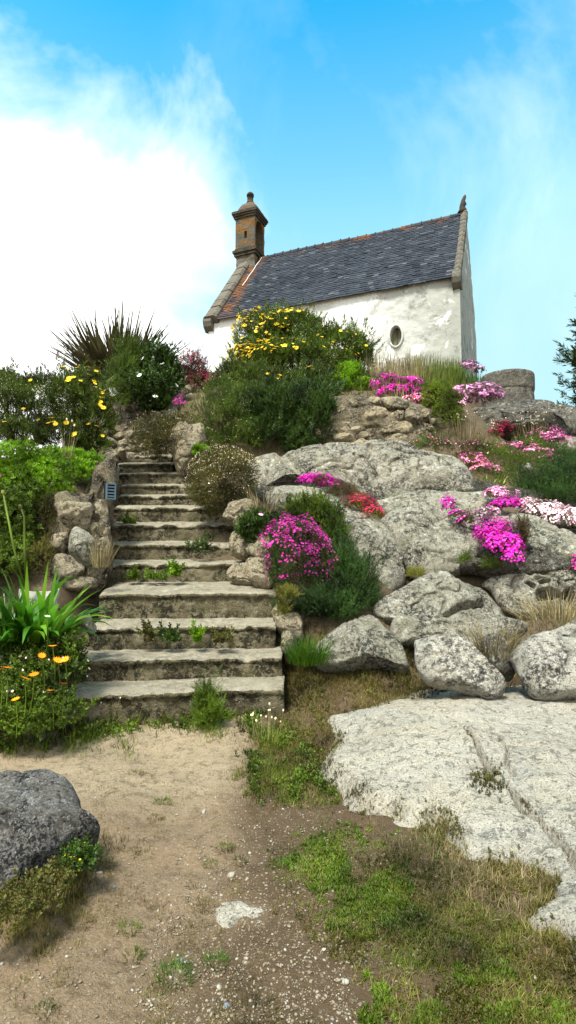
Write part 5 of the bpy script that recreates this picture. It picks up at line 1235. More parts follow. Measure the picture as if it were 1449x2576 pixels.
tuft('hare_tail_grass', 'tall dry grass stems at the right foot of the mossy cushion', 'grass tuft', P(1170, 1105, 9.8), 70, .42, .007, 'dry', spread=.3, droop=.2, rad=.18, zs=0, heads=(14, .45, .016, 'cream_heads'), group='seeding grass tufts')

# ---- flowers over the outcrop
shrub('ice_plant', 'magenta ice plant patch lying in a crevice below the whale-backed rock', 'flower clump', [(800,1212,8.0,44,17),(850,1222,7.9,16,14),(765,1208,8.05,20,12)], 'finger', 'rust', 320, .05, bl=[('flat','magenta_petals',1444,0.0154,-.3,(.92,1.12))], stems=0)
shrub('fern', 'rusty brown fern between the magenta patch and the red patch', 'fern', [(872,1240,7.75,34,18),(840,1235,7.8,18,14)], 'feather', 'rust', 420, .08, stems=0, lump=.4)
shrub('flower_cushion', 'scarlet flower cushion with yellow-green leaves on the edge of the steep slab', 'flower clump', [(905,1272,7.6,40,24),(935,1292,7.5,30,22)], 'tiny', 'yellowgreen', 900, .05, bl=[('star','red_petals',988,0.0133,.0,(.98,1.12)),('star','red_petals',304,0.0119,-.5,(.98,1.1))], stems=0)
shrub('flower_cushion', 'pale pink flower cushion, topmost of the clumps on the right-hand rocks', 'flower clump', [(1262,1244,7.9,38,16),(1240,1242,7.95,20,11)], 'tiny', 'mid', 260, .05, bl=[('flat','pink_petals',988,0.0154,-.3,(.95,1.1))], stems=0)
shrub('ice_plant', 'vivid magenta clump just beneath the pale pink cushion', 'flower clump', [(1278,1268,7.75,32,15),(1250,1272,7.75,20,10)], 'finger', 'mid', 200, .05, bl=[('flat','magenta_petals',798,0.0147,-.4,(.95,1.1))], stems=0)
shrub('ice_plant', 'magenta clump trailing down the left side of the right-hand rocks', 'flower clump', [(1128,1272,7.6,18,20),(1150,1298,7.45,24,16),(1172,1310,7.4,22,13)], 'finger', 'mid', 260, .05, bl=[('flat','magenta_petals',798,0.0140,-.4,(.95,1.1)),('flat','pink_petals',133,0.0140,-.3,(1,1.1))], stems=0)
shrub('flower_cushion', 'mixed white and rose flowers linking the two magenta clumps', 'flower clump', [(1200,1302,7.35,42,16),(1228,1288,7.4,28,13)], 'tiny', 'mid', 300, .05, bl=[('flat','palepink_petals',532,0.0140,-.3,(.95,1.1)),('flat','mixed_petals',304,0.0140,-.3,(.95,1.1))], stems=0)
shrub('ice_plant', 'deep magenta ice plant cascading over the rock near the right edge', 'flower clump', [(1245,1332,7.15,46,24),(1268,1370,6.9,44,30),(1292,1398,6.75,26,22),(1225,1350,7.0,32,20),(1250,1360,6.95,40,26)], 'finger', 'rust', 700, .05, bl=[('flat','magenta_petals',2090,0.0140,-.5,(.95,1.12)),('flat','purplepink_petals',988,0.0140,-.5,(.95,1.12))], stems=0, lump=.25)
shrub('fern', 'dry brown fronds on the right side of the deep magenta ice plant', 'fern', [(1315,1345,7.0,18,42)], 'feather', 'rust', 300, .09, stems=0, lump=.35)
shrub('flower_cushion', 'broad white-pink flower carpet at the right edge below the juniper', 'flower clump', [(1360,1285,8.0,52,24),(1420,1305,7.9,50,28),(1470,1310,7.9,40,30),(1330,1268,8.1,26,14)], 'tiny', 'mid', 900, .05, bl=[('flat','palepink_petals',2470,0.0147,-.3,(.95,1.1)),('flat','mixed_petals',456,0.0140,-.4,(.95,1.08))], stems=0)
shrub('fern', 'small yellow-green fern in the joint between the wedge slab and the lichened boulder', 'fern', [(1046,1442,6.9,22,14)], 'feather', 'yellowgreen', 120, .09, stems=0)
shrub('fern', 'green fern under the deep magenta ice plant', 'fern', [(1232,1420,7.0,26,14),(1170,1405,7.1,18,12)], 'feather', 'mid', 200, .09, stems=0)
shrub('flower_cushion', 'little pink flower clump at the very right edge above the black-hollowed rock', 'flower clump', [(1447,1425,6.9,14,26)], 'tiny', 'mid', 120, .05, bl=[('flat','purplepink_petals',171,0.0140,-.3,(.95,1.1))], stems=0)

# ---- beside the steps on the right
shrub('flowering_shrub', 'round bush smothered in purple-pink flowers right of the steps', 'shrub', [(745,1392,6.65,84,80),(702,1415,6.6,44,66),(790,1420,6.6,46,58),(740,1345,6.8,60,36)], 'tiny', 'dark', 3000, .055, bl=[('star','purplepink_petals',1235,0.0147,.1,(.98,1.10)),('cup','purplepink_petals',1064,0.0133,-.6,(.97,1.08)),('cup','magenta_petals',380,0.0126,-.6,(.97,1.06))], stems=0, lump=.17, shell=(.6,1.0), zmin=-.95, wild=90)
shrub('leafy_bush', 'grassy light green bush behind the purple-pink bush', 'bush', [(800,1305,7.25,58,46),(760,1285,7.35,46,28),(835,1345,7.0,38,50)], 'needle', 'mid', 2300, .075, lump=.25, wild=160, stems=2)
shrub('evergreen_shrub', 'dark feathery shrub spreading below the purple-pink bush', 'shrub', [(870,1455,6.65,60,58),(905,1495,6.5,48,44),(820,1505,6.45,60,36),(770,1525,6.4,42,26),(860,1400,6.8,40,45),(925,1450,6.6,26,45),(850,1530,6.4,60,26),(720,1530,6.4,30,24)], 'feather', 'blue', 4200, .10, lump=.3, wild=220, stems=0, zmin=-.95)
shrub('leafy_bush', 'low dark green rosette-leaved bush left of the purple-pink bush', 'bush', [(650,1315,7.15,46,32),(615,1328,7.1,22,22),(690,1305,7.2,22,20),(650,1345,7.1,40,20)], 'rosette', 'dark', 1100, .055, lump=.25, stems=0, zmin=-.95, bl=[('flat','pink_petals',5,.028,.4,(1.2,1.4))])
tuft('grass_tuft', 'straw-coloured grass tuft above the rosette-leaved bush', 'grass tuft', P(660, 1290, 7.35), 150, .36, .007, 'dry', spread=.8, droop=.8, rad=.2, zs=0, heads=(8, .38, .012, 'straw_buds'))
shrub('fern', 'green fern beside the fourth step', 'fern', [(722,1492,6.2,26,12),(712,1530,6.0,14,26)], 'feather', 'yellowgreen', 240, .10, stems=0)
tuft('grass_tuft', 'dense lush green grass tuft right of the lower steps', 'grass tuft', P(775, 1665, 5.75), 520, .28, .007, 'lush', spread=.7, droop=.5, rad=.20, zs=0)
shrub('weed', 'thistle-like dark green weed growing against the bottom step', 'weed', [(520,1765,5.02,28,46),(522,1812,4.98,26,28),(505,1790,4.98,18,24),(540,1790,4.98,18,24)], 'feather', 'mid', 760, .085, stems=0, wild=30)
for i_, (px, py, Y_, rx, ry, lf, lab) in enumerate(((440,1440,7.10,16,20,'bright','upright bright green weed at the back of the wide fourth step'),(395,1452,7.08,26,9,'mid','flat green weed on the fourth step, left of the upright one'),(335,1450,7.08,18,10,'mid','small green weed at the left end of the fourth step'),
     (510,1380,7.55,24,18,'dark','dark green weed growing on the front of the sixth step'),(430,1605,5.98,26,16,'dark','leafy weed at the middle of the second step'),(497,1603,5.98,10,20,'bright','upright leaf sprig at the back of the second step, right of the leafy weed'),(375,1600,5.98,14,22,'olive','dry sprig at the back of the second step, left of the leafy weed'),
     (560,1608,5.98,26,10,'olive','flat olive weed at the back of the second step'),(325,1312,8.25,18,7,'mid','small weed at the left of the eighth step'))):
    shrub('weed', lab, 'weed', [(px, py, Y_ - .05, rx, ry)], 'broad', lf, 90, .06, group='weeds growing on the steps', stems=0, wild=8)
tuft('weed', 'green weeds at the right foot of the bottom step', 'weed', G(650, 1775)[0], 120, .20, .014, 'grass', spread=.9, droop=.6, rad=.22, heads=(6, .22, .012, 'cream_heads'))
tuft('weed', 'broad-leaved weeds along the middle of the bottom step', 'weed', G(420, 1812)[0], 60, .15, .02, 'grass', spread=.9, droop=.5, rad=.22)
tuft('weed', 'small weeds at the foot of the bottom step, left of the thistle-like one', 'weed', G(330, 1815)[0], 50, .20, .016, 'grass', spread=.7, droop=.5, rad=.18)
tuft('hare_tail_grass', 'cream hare-tail grass heads at the edge of the grass beside the path', 'grass tuft', G(672, 1870)[0], 70, .20, .006, 'grass', spread=.6, droop=.5, rad=.13, heads=(13, .24, .014, 'cream_heads'), group='seeding grass tufts')
tuft('hare_tail_grass', 'cream hare-tail grass heads leaning out beside the dark boulder', 'grass tuft', G(150, 2250)[0], 60, .15, .005, 'grass', spread=.7, droop=.5, rad=.08, heads=(8, .17, .011, 'cream_heads'), group='seeding grass tufts')
tuft('grass_tuft', 'dry overhanging grass between the white flecked boulder and the right-hand one', 'grass tuft', P(1235, 1650, 5.5), 260, .42, .006, 'dry', spread=1.0, droop=1.0, rad=.2, zs=0)
tuft('grass_tuft', 'dry grass hanging over the pale boulder at the right edge', 'grass tuft', P(1390, 1560, 5.35), 240, .36, .006, 'dry', spread=1.1, droop=1.0, rad=.3, zs=0)
tuft('grass_tuft', 'dry reddish grass mound on the black-hollowed rock', 'grass tuft', P(1395, 1545, 6.1), 280, .25, .006, 'dry', spread=1.1, droop=.9, rad=.2, zs=0)
tuft('grass_tuft', 'dry stalks beside the stone bank left of the steps', 'grass tuft', P(255, 1425, 6.45), 110, .36, .008, 'dry', spread=.5, droop=.4, rad=.09, zs=0)
tuft('grass_tuft', 'tall pale seed stalk in front of the left daisy shrubs', 'grass tuft', P(170, 1155, 7.6), 14, .5, .010, 'dry', spread=.35, droop=.15, rad=.05, zs=0, heads=(3, .62, .022, 'cream_heads'))
# spot weeds on the trodden path
for px, py, r_, L_, lf, lab in ((408,2020,.05,.05,'grass','small green grass tuft in the middle of the sandy path'),(392,2062,.04,.04,'turf','tiny brownish tuft just below the one in the middle of the path'),(346,1945,.06,.035,'turf','flat dry tuft in the pale sand near the steps'),(340,2412,.035,.045,'grass','green tuft left of the largest path tuft'),
    (440,2460,.06,.06,'lush','largest green tuft on the path near the bottom of the photo'),(543,2426,.04,.05,'lush','dark green tuft right of the largest path tuft'),(570,2132,.04,.04,'grass','green tuft above the chunky pale stone'),(604,2170,.035,.035,'grass','little tuft right of the chunky pale stone'),(530,2176,.03,.035,'grass','little tuft left of the chunky pale stone'),
    (327,2340,.04,.04,'grass','small tuft in the lower sandy path'),(521,2284,.045,.035,'turf','olive tuft left of the flat half-buried stone'),(200,2322,.05,.04,'turf','olive tuft between the dark boulder and the path'),(702,2178,.04,.05,'lush','green tuft left of the meadow patch'),(338,2140,.03,.03,'turf','tiny olive tuft halfway down the path'),(110,2540,.03,.03,'grass','tiny green tuft at the bottom left of the photo'),(640,2560,.08,.05,'turf','brownish tuft at the bottom edge of the photo'),(40,1945,.08,.06,'lush','green leafy tuft on top of the dark boulder')):
    b_ = G(px, py)[0] if 'boulder' not in lab or 'between' in lab else G(30, 1975)[0]
    tuft('grass_tuft', lab, 'grass tuft', b_, int(150 * (r_ / .05)), L_, .0032, lf, spread=1.1, droop=.6, rad=r_, group='small tufts on the trodden path', segs=3)
shrub('weed', 'dark green yellow-flowered weed at the right tip of the dark boulder', 'weed', [(205,2160,2.72,36,34),(170,2190,2.65,28,24)], 'broad', 'dark', 420, .028, stems=0, wild=30, bl=[('star','yellow_petals',14,.006,-.2,(1,1.1))])
shrub('weed', 'tangled rusty weeds along the lower edge of the dark boulder', 'weed', [(80,2255,2.45,70,32),(20,2310,2.3,60,30),(130,2220,2.55,50,24)], 'broad', 'olive', 900, .026, stems=0, wild=60)

# ---- conifer at the right edge
cb = P(1592, 1040, 17); cb[2] = float(height(cb[0], cb[1])) - .1
con = empty('pine_tree', cb, 'dark conifer reaching in at the right edge against the sky', 'tree'); TH_ = 4.7
mb = MB(); mb.add(*tube(np.array([(0, 0, 0), (.04, 0, 1.5), (-.03, .02, 3.4), (0, 0, TH_)]), [.16, .13, .07, .015], 9)); mb.build('trunk', M['bark'], con, smooth=True)
mb = MB(); tp, ta_ = [], []; rgc = np.random.default_rng(3)
for k in range(170):
    z_ = rgc.uniform(.5, TH_ - .15); L_ = (1.0 - (z_ / TH_) ** 1.5) * 2.0 * rgc.uniform(.6, 1.1) + .2; a_ = rgc.uniform(0, 2*np.pi)
    b_ = np.array([0, 0, z_]); e_ = b_ + np.array([math.cos(a_)*L_, math.sin(a_)*L_, L_*rgc.uniform(.0, .35)]); m_ = (b_+e_)/2 - np.array([0, 0, .1*L_])
    t_ = np.linspace(0, 1, 6)[:, None]; p_ = (1-t_)**2*b_ + 2*t_*(1-t_)*m_ + t_**2*e_; mb.add(*tube(p_, np.linspace(.03, .008, 6), 5))
    for q in np.linspace(.25, 1, 34):
        c_ = (1-q)**2*b_ + 2*q*(1-q)*m_ + q**2*e_; tp.append(c_ + rgc.normal(size=3)*.08*(1+q)); ta_.append((e_-b_)/L_*.8 + rgc.normal(size=3)*.5 + np.array([0, 0, .5]))
mb.build('branches', M['twig'], con)
V, Fq = instance(TPL['needle'], np.array(tp), np.array(ta_), .46 * rgc.uniform(.7, 1.2, len(tp)), rgc); obj('crown', mesh_np('crown', V, Fq, LF['conifer']), con)

# ================================================================== GRASS AND GRAVEL
A1 = [(600,1790),(640,1740),(720,1690),(820,1660),(1060,1690),(1280,1745),(1100,1750),(960,1795),(850,1835),(830,1850),(860,1900),(830,1960),(880,2015),(760,2020),(650,2000),(630,1900),(640,1840)]
turf('dry_turf', 'half-dry grass between the steps and the cream slab', scatter_px(A1, 7500, 1, .85, .022, .45), .052, .0036, 'turf', 1.0, .8, 2, per=3)
turf('green_grass', 'greener grass at the path side of the dry turf', scatter_px([(610,1800),(720,1760),(760,1850),(840,1950),(860,2005),(760,2015),(655,1995),(632,1900)], 1700, 3, .95, .022, .52), .060, .0040, 'grass', 1.3, .7, 4, per=3)
A2 = [(690,2130),(800,2095),(960,2080),(1080,2060),(1140,2100),(1180,2165),(1290,2195),(1390,2190),(1400,2245),(1320,2335),(1420,2430),(1500,2480),(1500,2620),(1010,2620),(960,2480),(800,2340),(700,2210)]
turf('meadow_grass', 'patchy green grass in the lower right beside the cream slab', scatter_px(A2, 3800, 5, .98, .012, .56), .040, .0032, 'grass', 1.4, .8, 6, per=3, jit=.02)
turf('meadow_dry_grass', 'dry brown grass among the patchy green grass', scatter_px(A2, 3800, 7, .95, .014, .54), .045, .0030, 'turf', 1.5, .9, 8, per=3, jit=.02)
def low_plants(name, label, pts, tpl, size, mat, seed):
    rg = np.random.default_rng(seed); ax = np.array([0, 0, 1.0]) + rg.normal(size=(len(pts), 3)) * .35
    V, Fq = instance(TPL[tpl], pts - np.array([0, 0, size * .15]), ax, size * rg.uniform(.5, 1.4, len(pts)), rg)
    return tag(obj(name, mesh_np(name, V, Fq, LF[mat])), label, None, None, 'stuff')
low_plants('clover_patch', 'bright green clover patches in the lower right grass', scatter_px([(740,2110),(860,2090),(1000,2110),(1040,2200),(1060,2330),(900,2350),(790,2230)], 2000, 9, .98, .012, .52), 'rosette', .024, 'mid', 10)
low_plants('clover_patch', 'green clover at the bottom edge of the meadow', scatter_px([(960,2470),(1150,2440),(1300,2480),(1449,2500),(1480,2620),(920,2620)], 2200, 11, .98, .012, .5), 'rosette', .022, 'mid', 12)
low_plants('creeping_weed', 'olive creeping weeds spread through the lower right grass', scatter_px(A2, 2000, 37, .98, .016, .58), 'broad', .022, 'olive', 38)
low_plants('creeping_weed', 'short olive creeping weeds near the foot of the slab', scatter_px([(1050,2300),(1300,2340),(1440,2440),(1449,2620),(1100,2560)], 900, 39, .98, .016, .56), 'broad', .020, 'olive', 40)
low_plants('creeping_weed', 'olive creeping weeds in the dry turf by the steps', scatter_px(A1, 1600, 43, .9, .02, .5), 'broad', .035, 'olive', 44)
AB = [(690,1650),(720,1580),(800,1620),(900,1660),(1010,1640),(1070,1700),(960,1730),(860,1730),(700,1750)]
turf('foot_turf', 'tufted yellowish grass at the foot of the rocky bank', scatter_px(AB, 3000, 61, .6, .02, .4), .085, .0042, 'turf', 1.1, .8, 62, per=3)
low_plants('creeping_weed', 'green and olive creeping weeds at the foot of the rocky bank', scatter_px(AB, 900, 63, .9, .02, .5), 'broad', .045, 'olive', 64)
low_plants('leafy_weed', 'leafy green weeds at the path side of the dry turf', scatter_px([(610,1790),(700,1760),(740,1850),(830,1950),(850,2010),(760,2015),(660,1990),(635,1900)], 1100, 45, .95, .022, .5), 'broad', .045, 'mid', 46)
low_plants('leafy_weed', 'leafy green weeds along the foot of the bottom step', scatter_px([(180,1800),(600,1785),(640,1805),(520,1825),(300,1850),(180,1860)], 700, 47, .9, .02, .44, 14), 'broad', .06, 'mid', 48)
low_plants('leafy_weed', 'leafy weeds below the orange daisy bed', scatter_px([(-400,1640),(-60,1780),(0,1830),(200,1820),(260,1850),(120,1885),(0,1890),(-400,1900)], 1500, 49, .9, .02, .4, 14), 'broad', .06, 'mid', 50)
turf('straw_grass', 'straw-dry blades along the foot of the cream slab', scatter_px([(1050,2070),(1150,2100),(1190,2170),(1380,2190),(1400,2260),(1330,2330),(1100,2230),(1000,2140)], 800, 13, .85, .02, .5), .065, .0026, 'dry', 1.2, .8, 14, per=3, jit=.015)
turf('base_grass', 'low weedy grass along the foot of the steps', scatter_px([(-400,1700),(0,1790),(200,1795),(600,1775),(640,1800),(560,1825),(300,1850),(0,1880),(-400,1950)], 4400, 15, .75, .02, .42), .10, .0048, 'grass', .9, .6, 16, per=2)
turf('bank_grass', 'weedy green grass on the soil among the rocks', scatter_px([(720,1560),(820,1620),(960,1560),(1240,1560),(1449,1500),(1640,1400),(1900,1450),(1900,1800),(1640,1740),(1449,1720),(1250,1740),(1050,1700),(820,1680),(720,1640)], 3800, 17, .5, .02, .42), .14, .005, 'turf', .9, .9, 18, per=2)
turf('path_grass', 'sparse short grass blades dotted over the trodden path', scatter_px([(180,1960),(640,1980),(700,2150),(700,2330),(960,2480),(1000,2620),(0,2620),(0,2330),(250,2180)], 3200, 19, .97, .02, .60), .028, .0024, 'turf', 1.2, .6, 20, per=3, jit=.012)
turf('boulder_grass', 'dry grass round the dark boulder', scatter_px([(0,2270),(120,2200),(250,2120),(330,2080),(300,2180),(160,2300),(40,2400),(0,2420)], 1200, 21, .6, .02, .44), .055, .003, 'turf', 1.1, .8, 22, per=3, jit=.012)
def on_slab(px, py):
    q = on_plane(px, py, np.array([1.4, 3.9, .035]), np.array([-.035, -.012, 1.0])); q[:, 2] = slab_z(q); return q
rgs = np.random.default_rng(71)
ck = np.array(Z8([(900,495),(940,525),(985,590),(1030,660),(1060,700),(1110,720),(1170,790),(1250,860),(1330,930),(1380,990),(1449,1070),(1600,1230)])); tt = rgs.uniform(0, len(ck) - 1.001, 1500); i0 = tt.astype(int)
cq = ck[i0] + (ck[i0 + 1] - ck[i0]) * (tt - i0)[:, None]; cq = on_slab(cq[:, 0], cq[:, 1]); cq[:, :2] += rgs.normal(size=(len(cq), 2)) * .010; cq[:, 2] = slab_z(cq)
low_plants('crack_shade_sprigs', 'dark sprigs added as shade in the long crack of the cream slab', cq, 'tiny', .020, 'rust', 72)  # sprigs added to darken the crack, standing in for its shade
pk = np.array(Z8([(1010,690)])) + rgs.normal(size=(260, 2)) * np.array([22, 14]); pq = on_slab(pk[:, 0], pk[:, 1])
low_plants('crack_weed', 'small weed patch growing beside the long crack of the cream slab', pq, 'broad', .024, 'olive', 73)
eg = np.array(Z8([(1449,1540),(1390,1450),(1350,1395),(1280,1385),(1185,1325),(1215,1270),(1290,1210),(1335,1130),(1335,1080),(1250,1055),(1180,1000),(1110,1035),(1000,1020),(900,970),(830,870),(770,800),(660,820),(590,780),(500,720),(360,725),(280,640),(190,540),(240,470),(260,420),(190,350)]))
tt = rgs.uniform(0, len(eg) - 1.001, 5200); i0 = tt.astype(int); eq = eg[i0] + (eg[i0 + 1] - eg[i0]) * (tt - i0)[:, None]
keep_ = fbm(np.column_stack([eq * .02, eq[:, :1] * 0]), 3, 5) > -.12; eq = eq[keep_] + rgs.normal(size=(keep_.sum(), 2)) * 9; eq = on_slab(eq[:, 0], eq[:, 1]); eq[:, 2] = np.maximum(np.minimum(eq[:, 2], height(eq[:, 0], eq[:, 1]) + .12), height(eq[:, 0], eq[:, 1]))
turf('edge_grass', 'grass and dry stems lapping over the lower edge of the cream slab', eq, .060, .0030, 'turf', 1.2, .8, 75)
low_plants('edge_weed', 'rusty weeds lapping over the lower edge of the cream slab', eq[::4], 'broad', .024, 'olive', 76)
bq = np.column_stack([rgs.uniform(1030, 1449, 1500), 1742 + rgs.normal(size=1500) * 7]); bq = on_slab(bq[:, 0], bq[:, 1])
turf('edge_grass', 'grass fringe between the cream slab and the pale boulders', bq, .09, .004, 'turf', 1.0, .8, 74)
turf('hill_dry_grass', 'tall straw grass under the oval window', scatter_px([(935,925),(1060,915),(1085,960),(1070,1000),(960,985)], 1000, 23), .60, .011, 'dry', .35, .25, 24, per=2, jit=.08)
turf('hill_green_grass', 'tall green grass in front of the right half of the chapel wall', scatter_px([(1030,930),(1160,925),(1175,960),(1140,990),(1050,970)], 1000, 25), .60, .012, 'grass', .35, .3, 26, per=2, jit=.08)
turf('hill_green_grass', 'long green grass between the chapel corner and the stone tank', scatter_px([(1150,945),(1225,940),(1250,965),(1200,985),(1150,975)], 700, 27), .50, .012, 'lush', .5, .4, 28, per=2, jit=.08)
turf('hill_scrub', 'weeds covering the hillside soil between the shrubs', scatter_px([(430,960),(700,930),(960,960),(960,1000),(800,1120),(480,1130)], 1500, 29), .20, .012, 'grass', .9, .6, 30, per=3, jit=.08)
turf('bed_weeds', 'short green weeds filling the right-hand flower bed', scatter_px([(1150,1090),(1300,1080),(1449,1100),(1850,1130),(1850,1420),(1640,1420),(1449,1270),(1300,1240),(1200,1220)], 5600, 31), .13, .009, 'grass', 1.0, .6, 32, per=2, jit=.06)
turf('left_bed_weeds', 'short green weeds on the left bed', scatter_px([(-500,1120),(280,1130),(270,1180),(120,1260),(100,1450),(0,1460),(-100,1620),(-500,1650)], 3600, 33), .12, .010, 'grass', 1.0, .6, 34, per=2, jit=.06)

# gravel
ico = bpy.data.meshes.new('tmp'); import bmesh; bm = bmesh.new(); bmesh.ops.create_icosphere(bm, subdivisions=1, radius=1); bm.to_mesh(ico); bm.free()
IV = np.array([v.co[:] for v in ico.vertices]); IF = np.array([p.vertices[:] for p in ico.polygons]); bpy.data.meshes.remove(ico)
def stones_at(pts, sz, rg):
    n = len(pts); Rm = rot_to(np.array([0, 0, 1.0]) + rg.normal(size=(n, 3)) * .25, rg.uniform(0, 6.28, n))
    s = sz[:, None] * np.column_stack([rg.uniform(.8, 1.4, n), rg.uniform(.6, 1, n), rg.uniform(.35, .7, n)])
    v = IV[None] * (1 + rg.normal(size=(n, len(IV), 1)) * .10) * s[:, None, :]
    w = np.einsum('nij,nkj->nki', Rm, v) + pts[:, None] + np.array([0, 0, 1]) * (sz * .12)[:, None, None]
    return w.reshape(-1, 3), (IF[None] + (np.arange(n) * len(IV))[:, None, None]).reshape(-1, 3)
rgp = np.random.default_rng(55)
gp = np.concatenate([scatter_px([(0,1850),(620,1830),(660,2000),(860,2030),(1060,2080),(1000,2620),(0,2620),(0,2300),(250,2150)], 4200, 41), scatter_px([(500,2000),(860,2040),(800,2330),(1000,2620),(300,2620),(420,2200)], 5500, 42)])
V, Fq = stones_at(gp, .0020 + .0065 * rgp.uniform(0, 1, len(gp)) ** 4.5, rgp)
tag(obj('gravel', mesh_np('gravel', V, Fq, M['pebble'], smooth=True)), 'loose gravel and grit strewn over the path', None, None, 'stuff')
def pm(name, c): 
    n = NT(name); return n.done(n.bsdf(n.mix(n.noise(n.pos(), 70, 5), c, tuple(x*.7 for x in c)), .85, .2, n.bump(n.noise(n.pos(), 90, 4), .5, .006)))
PC = {'white': pm('white_pebble', (.36, .34, .28)), 'pale': pm('pale_pebble', (.30, .265, .20)), 'blue': pm('slate_blue_pebble', (.16, .19, .22)), 'brown': pm('brown_pebble', (.26, .2, .14))}
for px, py, s_, c_, lab in ((250,2196,.020,'white','white stone on the path right of the dark boulder'),(580,2203,.034,'pale','chunky pale stone on the brown gravel'),(512,2043,.030,'pale','pale stone at the upper edge of the brown gravel'),(288,2232,.016,'blue','dark slate-blue pebble on the sandy path'),(455,2419,.014,'blue','blue-grey pebble above the largest path tuft'),
    (628,2146,.017,'white','white angular stone left of the meadow'),(122,2351,.015,'white','long white pebble at the left of the lower path'),(552,2486,.018,'white','white stone near the bottom of the path'),(869,2472,.022,'white','long white chip standing in the gravel at the bottom'),(15,1880,.045,'blue','slate-blue stone at the left edge above the dark boulder'),(168,2406,.011,'white','round white pebble on the lower left sand'),
    (434,2396,.011,'white','small white pebble above the blue-grey one'),(470,2406,.010,'pale','cream pebble right of the blue-grey one'),(572,2530,.02,'blue','dark blue stone at the bottom edge'),(445,2050,.014,'pale','grey pebble right of the path tuft'),(365,2105,.012,'white','white pebble halfway down the path'),(410,2323,.016,'brown','brown stone chip in the middle of the path'),
    (480,1875,.022,'brown','flat brown stone on the pale sand near the steps'),(815,2390,.014,'white','white pebble in the dry grass left of the meadow'),(1345,2460,.014,'pale','cream pebble among the grass near the slab'),(1195,2105,.018,'pale','cream stone in the grass at the foot of the slab')):
    g = G(px, py)[0]; V, Fq = stones_at(np.zeros((1, 3)), np.array([s_ * .85]), rgp)
    o = obj('pebble', mesh_np('pebble', V, Fq, PC[c_], smooth=True), None, g); sm = o.modifiers.new('smooth', 'SUBSURF'); sm.levels = sm.render_levels = 1
    tag(o, lab, 'pebble', 'larger loose stones on the path')
SUN_E, SUN_A, SKY_S, EXPO = 3.3, 14, .105, 1.3
CLOUD = (7.4, 7.4, 7.2)
SKY_TINT = [(0.0, (.8, .9, .9)), (.3, (.6, 1.0, .95)), (.5, (.22, 1.45, 1.35)), (.7, (.02, 1.30, 1.45))]
PALE = [(0.0, .95), (.30, .88), (.45, .68), (.58, .32), (.72, .05)]
PALEC = (2.4, 3.8, 4.1)

# ================================================================== SKY AND SUN
SUN_EL, SUN_AZ = R(60), R(212)       # azimuth measured clockwise from +Y (the view direction): behind and to the left
sd = Vector((math.sin(SUN_AZ) * math.cos(SUN_EL), math.cos(SUN_AZ) * math.cos(SUN_EL), math.sin(SUN_EL)))
sun = bpy.data.lights.new('sun', 'SUN'); sun.energy = SUN_E; sun.angle = R(SUN_A); sun.color = (1, .97, .91)
so = bpy.data.objects.new('sun', sun); COL.objects.link(so); so.rotation_euler = sd.to_track_quat('Z', 'Y').to_euler(); so.location = (0, 0, 40)

w = bpy.data.worlds.new('World'); scene.world = w; w.use_nodes = True; t = w.node_tree; t.nodes.clear()
class WT(NT):
    def __init__(s, t): s.t = t
wn = WT(t)
sky = wn.n('ShaderNodeTexSky', sky_type='NISHITA'); sky.sun_disc = False; sky.sun_elevation = SUN_EL; sky.sun_rotation = SUN_AZ
sky.air_density = 1.0; sky.dust_density = .6; sky.ozone_density = 1.5
dirv = wn.n('ShaderNodeTexCoord').outputs['Generated']
sx = wn.n('ShaderNodeSeparateXYZ'); wn.l(dirv, sx.inputs[0]); dz = sx.outputs['Z']
base = wn.mix(1.0, sky.outputs[0], wn.ramp(dz, SKY_TINT), 'MULTIPLY')
base = wn.mix(wn.ramp(dz, PALE), base, PALEC)
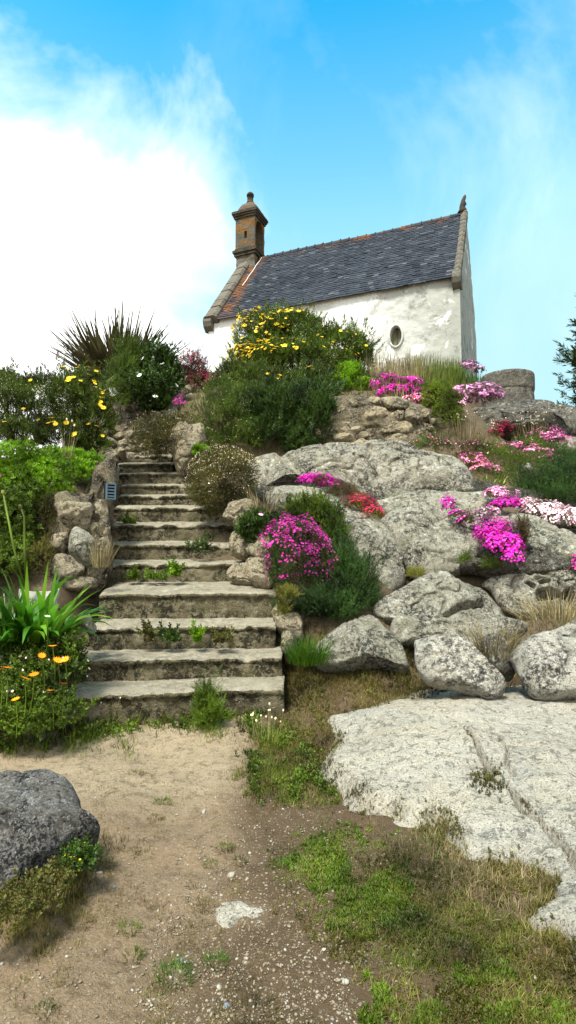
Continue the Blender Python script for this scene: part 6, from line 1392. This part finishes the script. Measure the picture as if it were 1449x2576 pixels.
# cloud banks, fixed to compass directions
def blob(az, el, r0, r1):
    a, e = R(az), R(el); c = (math.sin(a)*math.cos(e), math.cos(a)*math.cos(e), math.sin(e))
    d = wn.n('ShaderNodeVectorMath', operation='DISTANCE'); wn.l(dirv, d.inputs[0]); d.inputs[1].default_value = c
    return wn.mrange(d.outputs['Value'], r1, r0)
mp = wn.n('ShaderNodeMapping'); wn.l(dirv, mp.inputs['Vector']); mp.inputs['Scale'].default_value = (1, 1, 1.15)
n1 = wn.noise(mp.outputs[0], 4.2, 7, .56, .35); n2 = wn.noise(mp.outputs[0], 2.0, 6, .62, .6)
big = wn.math('MAXIMUM', blob(-31, 12, .15, .68), blob(-14, 5, .10, .42))
d1 = wn.math('ADD', wn.math('MULTIPLY', big, .95), wn.math('SUBTRACT', n1, .5))
m1 = wn.ramp(d1, [(.22, 0), (.40, .35), (.54, .8), (.70, 1)])
right = wn.math('MAXIMUM', blob(33, 27, .1, .32), blob(31, 44, .0, .2))
m2 = wn.ramp(wn.math('ADD', wn.math('MULTIPLY', right, .55), wn.math('MULTIPLY', wn.math('SUBTRACT', n2, .5), 1.3)), [(.24, 0), (.85, .16)])
wisp = wn.math('MULTIPLY', wn.ramp(n2, [(.50, 0), (.72, .26)]), wn.math('MULTIPLY', wn.mrange(dz, .05, .3), blob(25, 42, .1, .5)))
puffs = wn.math('MULTIPLY', wn.ramp(n1, [(.54, 0), (.66, .8)]), wn.math('MAXIMUM', blob(-8, 24, .02, .12), blob(-22, 30, .03, .16)))
behind = wn.math('MULTIPLY', wn.mrange(sx.outputs['Y'], .25, -.35), wn.ramp(n2, [(.25, .45), (.6, .95)]))  # unseen cloud cover behind the camera, added to whiten the fill light
cm = wn.math('MAXIMUM', wn.math('MAXIMUM', wn.math('MAXIMUM', m1, m2), wn.math('MAXIMUM', wisp, puffs)), behind, clamp=True)
col = wn.mix(cm, base, CLOUD)
bg = wn.n('ShaderNodeBackground'); wn.l(col, bg.inputs['Color']); bg.inputs['Strength'].default_value = SKY_S
wo_ = wn.n('ShaderNodeOutputWorld'); wn.l(bg.outputs[0], wo_.inputs['Surface'])

scene.render.engine = 'CYCLES'
scene.view_settings.view_transform = 'Standard'; scene.view_settings.look = 'None'
scene.view_settings.exposure = EXPO; scene.view_settings.gamma = 1.0
scene.cycles.max_bounces = 6; scene.cycles.diffuse_bounces = 2; scene.cycles.glossy_bounces = 2; scene.cycles.transmission_bounces = 3; scene.cycles.transparent_max_bounces = 4
scene.cycles.use_denoising = True
